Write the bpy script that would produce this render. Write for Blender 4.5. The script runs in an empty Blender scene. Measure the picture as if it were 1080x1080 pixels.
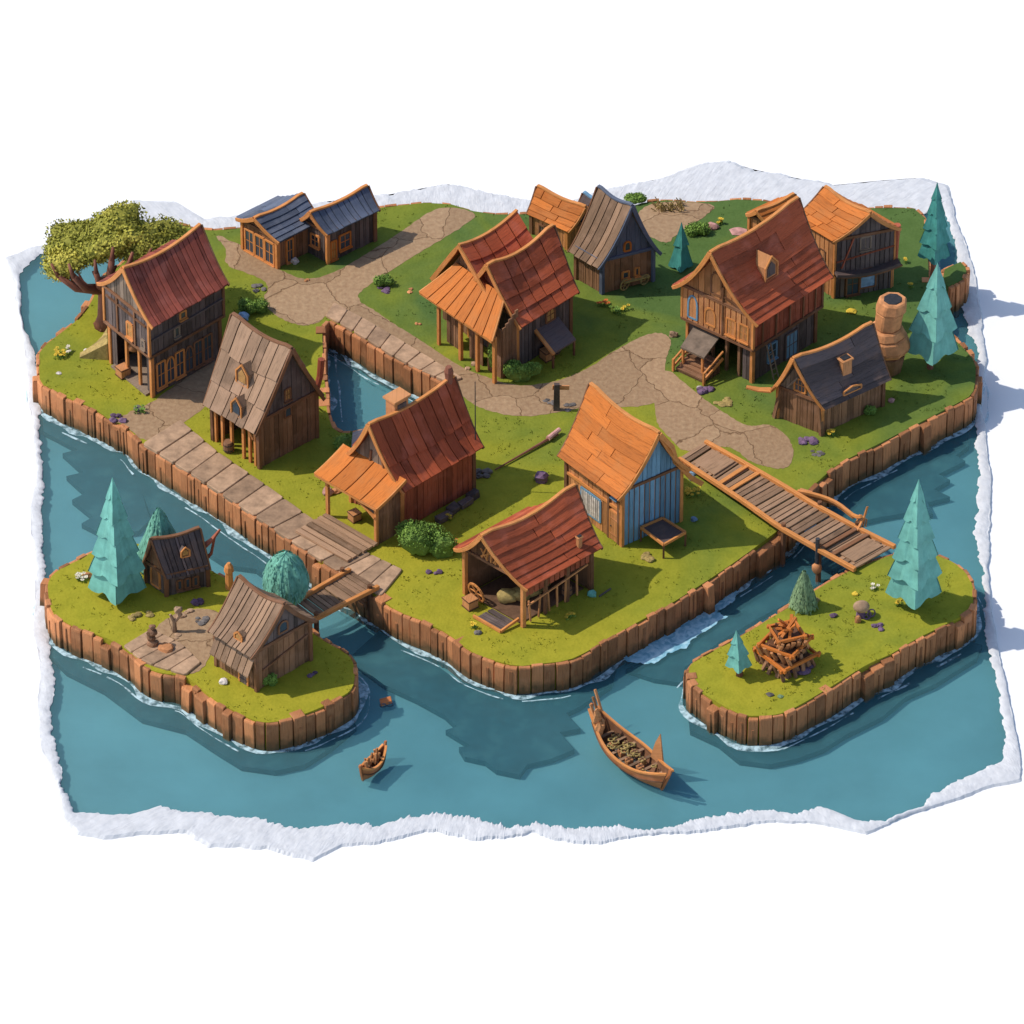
import bpy, bmesh, math, random
from mathutils import Vector, noise
from mathutils.geometry import tessellate_polygon
random.seed(7)
R = random.random
def U(a, b): return a + (b-a)*random.random()
sc = bpy.context.scene
COL = sc.collection
# ------------------------------------------------------------------ camera
EL = math.radians(38); D = 500.0; PPU = 15.0; H = 2.35
FW = Vector((0, math.cos(EL), -math.sin(EL))); RT = Vector((1, 0, 0)); UPV = RT.cross(FW)
CT = Vector((0, 0, H)); CP = CT - FW*D
cam = bpy.data.cameras.new('camera'); co = bpy.data.objects.new('camera', cam); COL.objects.link(co)
co.location = CP; co.rotation_euler = (math.pi/2-EL, 0, 0)
cam.sensor_width = 36; cam.lens = 18/(36.0/D); cam.clip_end = 6000; cam.clip_start = 1
sc.camera = co
def at(px, py, z=H):
    d = (FW*D + RT*((px-540)/PPU) + UPV*((540-py)/PPU))
    t = (z-CP.z)/d.z
    return CP + d*t
def hz(p, px):                                                     # photo pixels above p -> metres
    return px/PPU/math.cos(EL)*((p-CP).dot(FW)/D)
# ------------------------------------------------------------------ materials
def lin(c):
    return tuple((v/255/12.92 if v/255 <= .04045 else ((v/255+.055)/1.055)**2.4) for v in c)
def nm(name):
    m = bpy.data.materials.new(name); m.use_nodes = True
    nt = m.node_tree; b = nt.nodes['Principled BSDF']; return m, nt, b
def N(nt, t, **k):
    n = nt.nodes.new(t)
    for a, v in k.items():
        if a.startswith('i_'): n.inputs[a[2:].replace('_', ' ')].default_value = v
        else: setattr(n, a, v)
    return n
def ramp(nt, stops):
    n = nt.nodes.new('ShaderNodeValToRGB'); e = n.color_ramp.elements
    while len(e) < len(stops): e.new(.5)
    for i, (p, c) in enumerate(stops):
        e[i].position = p; e[i].color = (*c, 1) if len(c) == 3 else c
    return n
def sc_(c, k): return tuple(min(1, v*k) for v in c)
def mixc(nt, fac, a, b, mode='MIX'):
    n = nt.nodes.new('ShaderNodeMix'); n.data_type = 'RGBA'; n.blend_type = mode
    for s, v in ((0, fac), (6, a), (7, b)):
        if isinstance(v, (int, float)): n.inputs[s].default_value = v
        elif isinstance(v, tuple): n.inputs[s].default_value = (*v, 1) if len(v) == 3 else v
        else: nt.links.new(v, n.inputs[s])
    return n.outputs[2]
def wood(name, c, rough=.72, var=.45, worn=None):
    m, nt, b = nm(name); L = nt.links.new
    pl = N(nt, 'ShaderNodeAttribute', attribute_name='pl'); tn = N(nt, 'ShaderNodeAttribute', attribute_name='tone')
    mp = N(nt, 'ShaderNodeMapping'); mp.inputs['Scale'].default_value = (.55, 7.5, 1)
    L(pl.outputs['Vector'], mp.inputs['Vector'])
    n1 = N(nt, 'ShaderNodeTexNoise'); n1.inputs['Scale'].default_value = 1.6; n1.inputs['Detail'].default_value = 7
    n1.inputs['Roughness'].default_value = .65; n1.inputs['Distortion'].default_value = .6
    L(mp.outputs[0], n1.inputs['Vector'])
    geo = N(nt, 'ShaderNodeNewGeometry')
    n2 = N(nt, 'ShaderNodeTexNoise'); n2.inputs['Scale'].default_value = .9; n2.inputs['Detail'].default_value = 5
    L(geo.outputs['Position'], n2.inputs['Vector'])
    base = ramp(nt, [(0, sc_(c, 1-var)), (.5, c), (1, sc_(c, 1+var))]); L(tn.outputs['Fac'], base.inputs[0])
    g = ramp(nt, [(.3, (.42, .42, .42)), (.5, (.95, .95, .95)), (.72, (1.0, 1.0, 1.0))]); L(n1.outputs[0], g.inputs[0])
    a = mixc(nt, .8, base.outputs[0], g.outputs[0], 'MULTIPLY')
    w = worn or (min(1, c[0]*1.2+.05), c[1]*1.1+.05, c[2]+.05)
    r2 = ramp(nt, [(.5, (0, 0, 0)), (.72, (.55, .55, .55))]); L(n2.outputs[0], r2.inputs[0])
    cc = mixc(nt, r2.outputs[0], a, w)
    L(cc, b.inputs['Base Color'])
    b.inputs['Roughness'].default_value = rough; b.inputs['Specular IOR Level'].default_value = .25
    bp = N(nt, 'ShaderNodeBump'); bp.inputs['Strength'].default_value = .5; bp.inputs['Distance'].default_value = .06
    L(n1.outputs[0], bp.inputs['Height']); L(bp.outputs[0], b.inputs['Normal'])
    return m
def plain(name, c, rough=.8, nscale=2.0, var=.35, bump=.3, c2=None, spec=.25, dist=.05):
    m, nt, b = nm(name); L = nt.links.new
    geo = N(nt, 'ShaderNodeNewGeometry'); tn = N(nt, 'ShaderNodeAttribute', attribute_name='tone')
    n1 = N(nt, 'ShaderNodeTexNoise'); n1.inputs['Scale'].default_value = nscale; n1.inputs['Detail'].default_value = 6
    n1.inputs['Roughness'].default_value = .6
    L(geo.outputs['Position'], n1.inputs['Vector'])
    r = ramp(nt, [(.3, sc_(c, 1-var)), (.52, c), (.75, c2 or sc_(c, 1+var))]); L(n1.outputs[0], r.inputs[0])
    t = ramp(nt, [(0, (.6, .6, .6)), (.5, (1, 1, 1)), (1, (1, 1, 1))]); L(tn.outputs['Fac'], t.inputs[0])
    L(mixc(nt, 1.0, r.outputs[0], t.outputs[0], 'MULTIPLY'), b.inputs['Base Color'])
    b.inputs['Roughness'].default_value = rough; b.inputs['Specular IOR Level'].default_value = spec
    if bump:
        bp = N(nt, 'ShaderNodeBump'); bp.inputs['Strength'].default_value = bump; bp.inputs['Distance'].default_value = dist
        L(n1.outputs[0], bp.inputs['Height']); L(bp.outputs[0], b.inputs['Normal'])
    return m
M = {}
M['red_roof'] = wood('red_roof', (.39, .082, .030), var=.35)
M['maroon_roof'] = wood('maroon_roof', (.27, .065, .042), var=.3)
M['orange_roof'] = wood('orange_roof', (.52, .155, .027), var=.24, worn=(.44, .165, .045))
M['brown_roof'] = wood('brown_roof', (.27, .165, .10), var=.35)
M['tan_roof'] = wood('tan_roof', (.30, .185, .115), var=.35)
M['slate_roof'] = wood('slate_roof', (.115, .085, .082), var=.4, worn=(.2, .12, .09))
M['blue_roof'] = wood('blue_roof', (.10, .12, .17), var=.4)
M['grey_wood'] = wood('grey_wood', (.22, .16, .115), var=.4)
M['dark_wood'] = wood('dark_wood', (.115, .085, .078), var=.45)
M['brown_wood'] = wood('brown_wood', (.24, .12, .062), var=.4)
M['red_wood'] = wood('red_wood', (.36, .092, .045), var=.35)
M['ochre_wood'] = wood('ochre_wood', (.50, .22, .085), var=.3)
M['blue_wood'] = wood('blue_wood', (.15, .29, .42), var=.3, worn=(.14, .25, .34))
M['trim'] = wood('trim', (.58, .23, .065), var=.25)
M['dark_trim'] = wood('dark_trim', (.19, .085, .04), var=.4)
M['cliff'] = wood('cliff', (.47, .19, .076), var=.42, worn=(.52, .24, .11))
M['deck'] = wood('deck', (.30, .18, .105), var=.4)
M['hull'] = wood('hull', (.50, .17, .058), var=.25)
def tide(m, z0=.25, z1=1.0, c=(.045, .05, .022)):
    nt = m.node_tree; b = nt.nodes['Principled BSDF']; src = b.inputs['Base Color'].links[0].from_socket
    g = N(nt, 'ShaderNodeNewGeometry'); sp = N(nt, 'ShaderNodeSeparateXYZ'); nt.links.new(g.outputs['Position'], sp.inputs[0])
    n = N(nt, 'ShaderNodeTexNoise'); n.inputs['Scale'].default_value = 1.6; n.inputs['Detail'].default_value = 5; nt.links.new(g.outputs['Position'], n.inputs['Vector'])
    a = N(nt, 'ShaderNodeMath', operation='MULTIPLY_ADD'); nt.links.new(n.outputs[0], a.inputs[0]); a.inputs[1].default_value = -1.6; nt.links.new(sp.outputs['Z'], a.inputs[2])
    r = N(nt, 'ShaderNodeMapRange'); nt.links.new(a.outputs[0], r.inputs[0]); r.inputs[1].default_value = z0-.8; r.inputs[2].default_value = z1-.8; r.inputs[3].default_value = .75; r.inputs[4].default_value = 0
    nt.links.new(mixc(nt, r.outputs[0], src, c), b.inputs['Base Color'])
tide(M['cliff'])
M['stone'] = plain('stone', (.43, .275, .17), nscale=1.4, bump=.5)
M['grey_stone'] = plain('grey_stone', (.16, .14, .13), nscale=2.5, bump=.6)
M['pale_stone'] = plain('pale_stone', (.62, .55, .50), nscale=2.5, bump=.4)
M['pink_stone'] = plain('pink_stone', (.62, .32, .28), nscale=2.5, bump=.4)
M['blue_stone'] = plain('blue_stone', (.25, .38, .55), nscale=2.5, bump=.4)
M['purple_stone'] = plain('purple_stone', (.17, .10, .17), nscale=2.5, bump=.5)
M['orange_stone'] = plain('orange_stone', (.55, .24, .10), nscale=1.5, bump=.5)
M['soil'] = plain('soil', (.13, .07, .04), nscale=2, bump=.5)
M['iron'] = plain('iron', (.05, .05, .055), rough=.5, nscale=4)
M['pane'] = plain('pane', (.045, .06, .08), rough=.2, nscale=1, bump=0, spec=.5)
M['amber_pane'] = plain('amber_pane', (.42, .22, .07), rough=.4, nscale=3, bump=.2)
M['teal_leaf'] = plain('teal_leaf', (.15, .40, .34), nscale=1.2, var=.22, bump=.35, rough=.75)
M['deep_teal_leaf'] = plain('deep_teal_leaf', (.055, .25, .22), nscale=1.2, var=.25, bump=.35, rough=.75)
M['pale_teal_leaf'] = plain('pale_teal_leaf', (.15, .38, .29), nscale=1.5, var=.25, bump=.4, rough=.8)
M['green_leaf'] = plain('green_leaf', (.19, .32, .055), nscale=1.5, var=.4, bump=0, c2=(.30, .43, .08))
M['olive_leaf'] = plain('olive_leaf', (.34, .33, .05), nscale=.3, var=.3, bump=0, c2=(.66, .56, .10))
M['dull_leaf'] = plain('dull_leaf', (.22, .33, .17), nscale=2, var=.4, bump=0)
M['yellow'] = plain('yellow', (.70, .48, .05), nscale=3, bump=0)
M['white_petal'] = plain('white_petal', (.75, .68, .55), nscale=3, bump=0)
M['orange_petal'] = plain('orange_petal', (.62, .16, .04), nscale=3, bump=0)
M['bark'] = wood('bark', (.23, .085, .05), var=.3)
M['cloth'] = plain('cloth', (.5, .36, .2), nscale=3)
M['hay'] = plain('hay', (.36, .26, .09), nscale=4, bump=.4)
# ------------------------------------------------------------------ builder
ORG = {}
class MB:
    def __init__(s): s.v = []; s.f = []; s.pl = []; s.tn = []
    def add(s, vs, fs, pls=None, tone=.5):
        o = len(s.v); s.v += [Vector(v) for v in vs]; s.f += [tuple(i+o for i in f) for f in fs]
        s.pl += pls if pls else [(v[0], v[1]+v[2], 0) for v in vs]; s.tn += [tone]*len(vs)
    def beam(s, p0, p1, w, h, tone=None, side=None, jit=0, w1=None, h1=None):
        p0, p1 = Vector(p0), Vector(p1); d = p1-p0; Ln = d.length or 1e-6; d = d/Ln
        sd = Vector(side).normalized() if side is not None else d.cross(Vector((0, 0, 1)))
        if sd.length < .05: sd = Vector((1, 0, 0))
        sd.normalize(); up = sd.cross(d).normalized()
        w1 = w if w1 is None else w1; h1 = h if h1 is None else h1
        vs = []; pls = []; q = R()*50
        for (p, x, ww, hh) in ((p0, 0, w, h), (p1, Ln, w1, h1)):
            for (a, b) in ((-1, -1), (1, -1), (1, 1), (-1, 1)):
                vs.append(p+sd*(a*ww/2+U(-jit, jit))+up*(b*hh/2+U(-jit, jit))); pls.append((x+q, a*ww/2+b*hh/2+q, q))
        s.add(vs, [(0, 1, 2, 3), (7, 6, 5, 4), (0, 4, 5, 1), (1, 5, 6, 2), (2, 6, 7, 3), (3, 7, 4, 0)], pls, R() if tone is None else tone)
    def prism(s, bot, top, tone=None, along=None):
        n = len(bot); q = R()*50; vs = [Vector(v) for v in bot]+[Vector(v) for v in top]
        a = (along or (vs[1]-vs[0])); a = Vector(a).normalized() if Vector(a).length else Vector((1, 0, 0))
        c = a.cross(Vector((.3, .2, .93))).normalized(); c2 = a.cross(c)
        pls = [(v.dot(a)+q, v.dot(c)+v.dot(c2)+q, q) for v in vs]
        fs = [tuple(range(n-1, -1, -1)), tuple(range(n, 2*n))]+[(i, (i+1) % n, n+(i+1) % n, n+i) for i in range(n)]
        s.add(vs, fs, pls, R() if tone is None else tone)
    def strip(s, S, a0, a1, b0, b1, na, nb, t, tone=None, grain='b', lift0=0, lift1=0):
        """slab following surface S(a,b)->(point, normal)"""
        q = R()*50; top = []; bot = []; pls = []
        for i in range(na+1):
            for j in range(nb+1):
                a = a0+(a1-a0)*i/na; b = b0+(b1-b0)*j/nb
                p, n = S(a, b); lf = lift0+(lift1-lift0)*j/nb
                top.append(p+n*(t+lf)); bot.append(p+n*lf)
                p0, _ = S(a0, b); p00, _ = S(a, b0)
                la = (p-p0).length; lb = (p-p00).length
                pls.append((lb+q, la+q, q) if grain == 'b' else (la+q, lb+q, q))
        n1 = nb+1; k = len(top); fs = []
        for i in range(na):
            for j in range(nb):
                x = i*n1+j; fs += [(x, x+n1, x+n1+1, x+1), (k+x+1, k+x+n1+1, k+x+n1, k+x)]
        for i in range(na):
            for x in (i*n1, ): fs.append((x, k+x, k+x+n1, x+n1))
            x = i*n1+nb; fs.append((x+n1, k+x+n1, k+x, x))
        for j in range(nb):
            x = j; fs.append((x+1, k+x+1, k+x, x))
            x = na*n1+j; fs.append((x, k+x, k+x+1, x+1))
        s.add(top+bot, fs, pls+pls, R() if tone is None else tone)
    def sweep(s, pts, w, h, tone=None, side=None, w1=None, h1=None):
        pts = [Vector(p) for p in pts]; n = len(pts); vs = []; pls = []; q = R()*50; ln = 0
        for i, p in enumerate(pts):
            d = (pts[min(i+1, n-1)]-pts[max(i-1, 0)]).normalized()
            if i: ln += (p-pts[i-1]).length
            sd = Vector(side).normalized() if side is not None else d.cross(Vector((0, 0, 1))).normalized()
            up = sd.cross(d).normalized(); f = i/(n-1)
            ww = w+((w1 if w1 is not None else w)-w)*f; hh = h+((h1 if h1 is not None else h)-h)*f
            for (a, b) in ((-1, -1), (1, -1), (1, 1), (-1, 1)):
                vs.append(p+sd*(a*ww/2)+up*(b*hh/2)); pls.append((ln+q, a*ww/2+b*hh/2+q, q))
        fs = [(0, 1, 2, 3), tuple(4*(n-1)+i for i in (3, 2, 1, 0))]
        for i in range(n-1):
            for j in range(4): fs.append((4*i+j, 4*i+4+j, 4*i+4+(j+1) % 4, 4*i+(j+1) % 4))
        s.add(vs, fs, pls, R() if tone is None else tone)
    def tube(s, pts, rad, n=8, tone=None, cap=True):
        pts = [Vector(p) for p in pts]; m = len(pts); vs = []; pls = []; q = R()*50; ln = 0
        for i, p in enumerate(pts):
            d = (pts[min(i+1, m-1)]-pts[max(i-1, 0)]).normalized()
            a = d.cross(Vector((.13, .97, .2))).normalized(); b = d.cross(a)
            if i: ln += (p-pts[i-1]).length
            r = rad[i] if isinstance(rad, (list, tuple)) else rad
            for k in range(n):
                t = 2*math.pi*k/n; vs.append(p+a*(r*math.cos(t))+b*(r*math.sin(t))); pls.append((ln+q, abs(t-math.pi)*r+q, q))
        fs = [(i*n+k, i*n+(k+1) % n, (i+1)*n+(k+1) % n, (i+1)*n+k) for i in range(m-1) for k in range(n)]
        if cap: fs += [tuple(range(n-1, -1, -1)), tuple((m-1)*n+k for k in range(n))]
        s.add(vs, fs, pls, R() if tone is None else tone)
    def blob(s, c, rx, ry, rz, amp=.2, fr=1.0, sub=2, tone=None, cut=None):
        bm = bmesh.new(); bmesh.ops.create_icosphere(bm, subdivisions=sub, radius=1); q = Vector((U(0, 99), U(0, 99), U(0, 99)))
        vs = []
        for v in bm.verts:
            k = 1+amp*noise.noise(v.co*fr+q)*1.6; p = Vector((v.co.x*rx*k, v.co.y*ry*k, v.co.z*rz*k))
            if cut is not None and p.z < cut: p.z = cut
            vs.append(Vector(c)+p)
        s.add(vs, [tuple(v.index for v in f.verts) for f in bm.faces], None, R() if tone is None else tone); bm.free()
    def build(s, name, mat, parent=None, base=None, smooth=False, bevel=0):
        me = bpy.data.meshes.new(name); o = bpy.data.objects.new(name, me)
        if parent is not None: og = ORG[parent.name]
        else: og = Vector(base) if base is not None else Vector((0, 0, 0)); o.location = og
        bm = bmesh.new(); vv = [bm.verts.new(v-og) for v in s.v]
        for f in s.f:
            try: bm.faces.new([vv[i] for i in f])
            except ValueError: pass
        bm.verts.index_update(); bmesh.ops.recalc_face_normals(bm, faces=bm.faces); bm.to_mesh(me); bm.free()
        a = me.attributes.new('pl', 'FLOAT_VECTOR', 'POINT'); a.data.foreach_set('vector', [x for p in s.pl for x in p])
        a = me.attributes.new('tone', 'FLOAT', 'POINT'); a.data.foreach_set('value', s.tn)
        me.materials.append(M[mat] if isinstance(mat, str) else mat)
        if smooth: me.polygons.foreach_set('use_smooth', [True]*len(me.polygons))
        COL.objects.link(o)
        if bevel:
            b = o.modifiers.new('bevel', 'BEVEL'); b.width = bevel; b.segments = 1; b.limit_method = 'ANGLE'; b.angle_limit = .6
        if parent is not None: o.parent = parent
        ORG[o.name] = og
        return o
def thing(name, label, cat, base, group=None):
    o = bpy.data.objects.new(name, None); COL.objects.link(o); o.location = base; o.empty_display_size = .3
    ORG[o.name] = Vector(base); o['label'] = label; o['category'] = cat
    if group: o['group'] = group
    return o
def tag(o, label=None, cat=None, group=None, kind=None):
    if label: o['label'] = label
    if cat: o['category'] = cat
    if group: o['group'] = group
    if kind: o['kind'] = kind
    return o
Z = Vector((0, 0, 1))
# ------------------------------------------------------------------ outlines (photo pixels -> ground)
def chaikin(p, n=2, closed=True):
    for _ in range(n):
        q = []
        for i in range(len(p)):
            a, b = p[i], p[(i+1) % len(p)]
            q += [(a[0]*.75+b[0]*.25, a[1]*.75+b[1]*.25), (a[0]*.25+b[0]*.75, a[1]*.25+b[1]*.75)]
        p = q
    return p
def inpoly(x, y, P):
    c = False; j = len(P)-1
    for i in range(len(P)):
        if (P[i][1] > y) != (P[j][1] > y) and x < (P[j][0]-P[i][0])*(y-P[i][1])/(P[j][1]-P[i][1])+P[i][0]: c = not c
        j = i
    return c
MAIN = [(42,368),(41,385),(42,403),(58,412),(75,421),(96,429),(118,443),(136,450),(150,468),(176,482),(232,519),(292,559),(342,594),(386,621),(404,634),(420,645),(447,655),(473,668),(497,688),(520,696),(545,703),(570,700),(598,697),(620,687),(642,673),(680,652),(702,640),(742,615),(782,588),(820,560),(838,545),(850,520),(862,508),(885,488),(915,474),(950,456),(985,438),(1010,425),(1026,416),(1029,400),(1029,382),(1014,364),(1000,352),(985,345),(980,300),(978,260),(975,220),(930,219),(880,221),(840,219),(790,209),(740,214),(690,210),(640,226),(600,221),(560,226),(510,226),(465,212),(400,219),(350,226),(300,232),(262,240),(215,244),(180,234),(150,240),(142,262),(128,280),(106,292),(100,312),(88,332),(66,350)]
POND = [(340,334),(372,349),(406,371),(440,388),(474,404),(482,418),(470,432),(440,440),(400,448),(376,457),(352,456),(345,435),(342,400),(340,365)]
ISL2 = [(50,612),(62,600),(85,590),(100,580),(150,570),(200,592),(232,606),(250,618),(300,640),(330,668),(345,678),(362,686),(374,698),(374,726),(355,738),(330,750),(300,760),(275,763),(252,752),(232,742),(215,728),(200,715),(188,712),(170,710),(155,705),(140,690),(120,676),(100,668),(75,660),(56,648),(51,630)]
ISL3 = [(726,709),(728,700),(745,690),(780,672),(808,655),(840,635),(880,610),(905,598),(940,585),(965,580),(1000,588),(1026,610),(1027,640),(1018,648),(990,662),(962,676),(940,690),(915,700),(880,722),(850,740),(825,753),(805,755),(785,755),(770,748),(752,738),(735,726),(728,718)]
ISL4 = [(996,284),(1013,276),(1020,283),(1016,294),(1000,302),(994,298)]
def ground_mat():
    m, nt, b = nm('grass_ground'); L = nt.links.new
    geo = N(nt, 'ShaderNodeNewGeometry')
    n1 = N(nt, 'ShaderNodeTexNoise'); n1.inputs['Scale'].default_value = .12; n1.inputs['Detail'].default_value = 4; n1.inputs['Distortion'].default_value = .6
    n2 = N(nt, 'ShaderNodeTexNoise'); n2.inputs['Scale'].default_value = 5; n2.inputs['Detail'].default_value = 8
    n3 = N(nt, 'ShaderNodeTexNoise'); n3.inputs['Scale'].default_value = .8; n3.inputs['Detail'].default_value = 5
    for n in (n1, n2, n3): L(geo.outputs['Position'], n.inputs['Vector'])
    # yellow-green south-west to greener north-east, with that side's shade painted into the colour
    sx = N(nt, 'ShaderNodeSeparateXYZ'); L(geo.outputs['Position'], sx.inputs[0])
    ad = N(nt, 'ShaderNodeMath', operation='MULTIPLY_ADD'); L(sx.outputs['Y'], ad.inputs[0]); ad.inputs[1].default_value = .013
    mx = N(nt, 'ShaderNodeMath', operation='MULTIPLY_ADD'); L(sx.outputs['X'], mx.inputs[0]); mx.inputs[1].default_value = .007
    L(n1.outputs[0], mx.inputs[2]); L(mx.outputs[0], ad.inputs[2])
    r = ramp(nt, [(.3, (.34, .305, .027)), (.55, (.285, .28, .027)), (.78, (.17, .21, .03)), (1.0, (.09, .15, .04))]); L(ad.outputs[0], r.inputs[0])
    r2 = ramp(nt, [(.3, (.84, .86, .8)), (.55, (1, 1, 1))]); L(n2.outputs[0], r2.inputs[0])
    r3 = ramp(nt, [(.35, (.82, .86, .8)), (.6, (1, 1, 1))]); L(n3.outputs[0], r3.inputs[0])
    c = mixc(nt, .7, r.outputs[0], r2.outputs[0], 'MULTIPLY'); c = mixc(nt, .8, c, r3.outputs[0], 'MULTIPLY')
    L(c, b.inputs['Base Color']); b.inputs['Roughness'].default_value = .95; b.inputs['Specular IOR Level'].default_value = .1
    bp = N(nt, 'ShaderNodeBump'); bp.inputs['Strength'].default_value = .5; bp.inputs['Distance'].default_value = .08
    L(n2.outputs[0], bp.inputs['Height']); L(bp.outputs[0], b.inputs['Normal'])
    return m
M['grass'] = ground_mat()
def island(name, outl, holes=(), mat='grass'):
    O = [at(x, y) for x, y in outl]; HS = [[at(x, y) for x, y in h] for h in holes]
    mb = MB(); loops = [O]+HS; flat = [p for l in loops for p in l]
    tris = tessellate_polygon(loops)
    mb.add(flat, tris)
    for l in loops:
        n = len(l); dn = [Vector((p.x, p.y, -1.5)) for p in l]
        mb.add(l+dn, [(i, (i+1) % n, n+(i+1) % n, n+i) for i in range(n)])
    o = mb.build(name, mat); o['kind'] = 'structure'; return o
main_o = chaikin(MAIN, 1); pond_o = chaikin(POND, 1); i2 = chaikin(ISL2, 2); i3 = chaikin(ISL3, 2); i4 = ISL4
island('ground', main_o, [pond_o]); island('ground', i2); island('ground', i3); island('ground', i4)
def resample(P, step, closed=True):
    n = len(P); seg = [(P[i], P[(i+1) % n]) for i in range(n if closed else n-1)]
    out = []; carry = 0; d = 0
    for a, b in seg:
        L_ = (b-a).length
        while d <= L_:
            out.append(a.lerp(b, d/L_ if L_ else 0)); d += step*U(.78, 1.25)
        d -= L_
    return out
def wall(outl, label, sign=1, name='retaining_wall', hole=False, step=.82):
    P = [at(x, y) for x, y in outl]
    A = sum(P[i].x*P[(i+1) % len(P)].y-P[(i+1) % len(P)].x*P[i].y for i in range(len(P)))
    s = (1 if A > 0 else -1)*(-1 if hole else 1)
    Q = resample(P, step); n = len(Q); mb = MB()
    for i in range(n):
        a, b = Q[i], Q[(i+1) % n]; d = (b-a)
        if d.length < .15 or d.length > 4: continue
        d.normalize(); out = Vector((d.y, -d.x, 0))*s
        g = .035; a2, b2 = a+d*g*U(.3, 1.6), b-d*g*U(.3, 1.6)
        o0 = U(.14, .30); o1 = o0+U(-.05, .05); inn = -U(.02, .12) if R() < .78 else -U(.3, .7); zt = H+U(-.16, .10); ft = U(-.06, .06)
        if out.y > .1: inn = -.03
        if R() < .09 and not hole: o0 += .3; o1 += .3; zt -= U(.1, .45); ft = U(-.1, .2)
        top = [a2+out*inn, b2+out*inn, b2+out*o1, a2+out*o0]
        mid = [Vector((p.x, p.y, zt-.10+U(-.03, .03)))+out*(.05 if k > 1 else 0) for k, p in enumerate(top)]
        for k, p in enumerate(top): p.z = zt+U(-.03, .03)
        bot = [Vector((p.x, p.y, -.8))+out*(ft+.04 if k > 1 else 0)+d*U(-.03, .03) for k, p in enumerate(top)]
        tn = R(); mb.prism(bot, mid, tn, Z); mb.v[-4:] = mb.v[-4:]
        mb.prism(mid, top, tn, Z)
        if R() < .35:   # grooves and a nailed batten
            m_ = (a+b)/2+out*(max(o0, o1)+.05); mb.beam(Vector((m_.x, m_.y, -.7)), Vector((m_.x, m_.y, zt-U(.2, 1.0))), U(.12, .26), .07, U(0, .4), side=d)
    o = mb.build(name, 'cliff', bevel=.025); tag(o, label, 'retaining wall', 'log walls around the islands'); return o
wall(main_o, 'long brown timber wall holding up the outer shore of the large village island')
wall(pond_o, 'light brown timber wall lining the inland pond between the roads', hole=True)
wall(i2, 'timber wall around the small island with the two huts, bottom left')
wall(i3, 'timber wall around the long grassy island at the bottom right')
wall(i4, 'short dark timber wall of the islet at the right edge', step=.5)
# ------------------------------------------------------------------ paper, backdrop, water
PAPER_O = [(5,272),(30,262),(60,255),(85,232),(100,225),(140,210),(185,212),(215,231),(260,225),(300,220),(340,211),(400,205),(470,192),(530,205),(590,214),(640,198),(700,186),(735,172),(765,168),(800,178),(840,186),(880,194),(930,189),(975,186),(1002,195),(1008,230),(1028,280),(1036,330),(1040,380),(1036,430),(1046,500),(1046,540),(1042,600),(1052,680),(1066,740),(1078,800),(1078,823),(1040,832),(1000,846),(960,858),(915,880),(880,872),(850,866),(800,868),(770,873),(720,878),(680,880),(640,888),(600,889),(560,878),(540,882),(500,886),(460,876),(420,884),(395,890),(360,892),(330,908),(305,903),(280,895),(220,893),(195,878),(150,880),(110,884),(80,880),(66,862),(60,830),(42,790),(38,750),(42,700),(33,660),(38,600),(30,540),(38,500),(32,440),(28,400),(22,350),(15,300)]
PAPER_I = [(40,268),(75,270),(85,255),(115,236),(150,224),(185,226),(215,240),(250,236),(300,228),(350,221),(400,214),(465,206),(510,220),(560,220),(600,215),(640,220),(690,205),(740,208),(790,204),(840,214),(880,216),(930,214),(975,214),(992,216),(1003,240),(1010,270),(1014,310),(1020,345),(1032,375),(1024,400),(1026,430),(1031,470),(1032,520),(1028,560),(1038,620),(1040,680),(1052,720),(1058,760),(1060,800),(1040,812),(1010,824),(985,836),(970,855),(940,868),(900,864),(865,850),(840,858),(800,855),(760,860),(720,868),(690,877),(650,872),(600,874),(565,868),(540,874),(500,862),(460,857),(430,862),(400,872),(360,868),(330,874),(300,872),(270,862),(230,860),(200,856),(170,850),(135,860),(100,858),(76,858),(66,830),(62,800),(54,760),(58,720),(52,680),(54,640),(48,600),(44,560),(46,500),(42,450),(44,410),(36,370),(22,340),(20,290)]
PAPER_I = [(x, y+(13 if 110 < x < 985 and y < 300 else 0)) for x, y in PAPER_I]
def radial(P, cx, cy, th):
    dx, dy = math.cos(th), math.sin(th); best = 0
    for i in range(len(P)):
        ax, ay = P[i]; bx, by = P[(i+1) % len(P)]
        ex, ey = bx-ax, by-ay; den = dx*ey-dy*ex
        if abs(den) < 1e-9: continue
        t = ((ax-cx)*ey-(ay-cy)*ex)/den; u = ((ax-cx)*dy-(ay-cy)*dx)/den
        if 0 <= u <= 1 and t > best: best = t
    return best
def fbm(x, y, z=0, o=5):
    return noise.fractal(Vector((x, y, z)), .8, 2.1, o)
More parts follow.
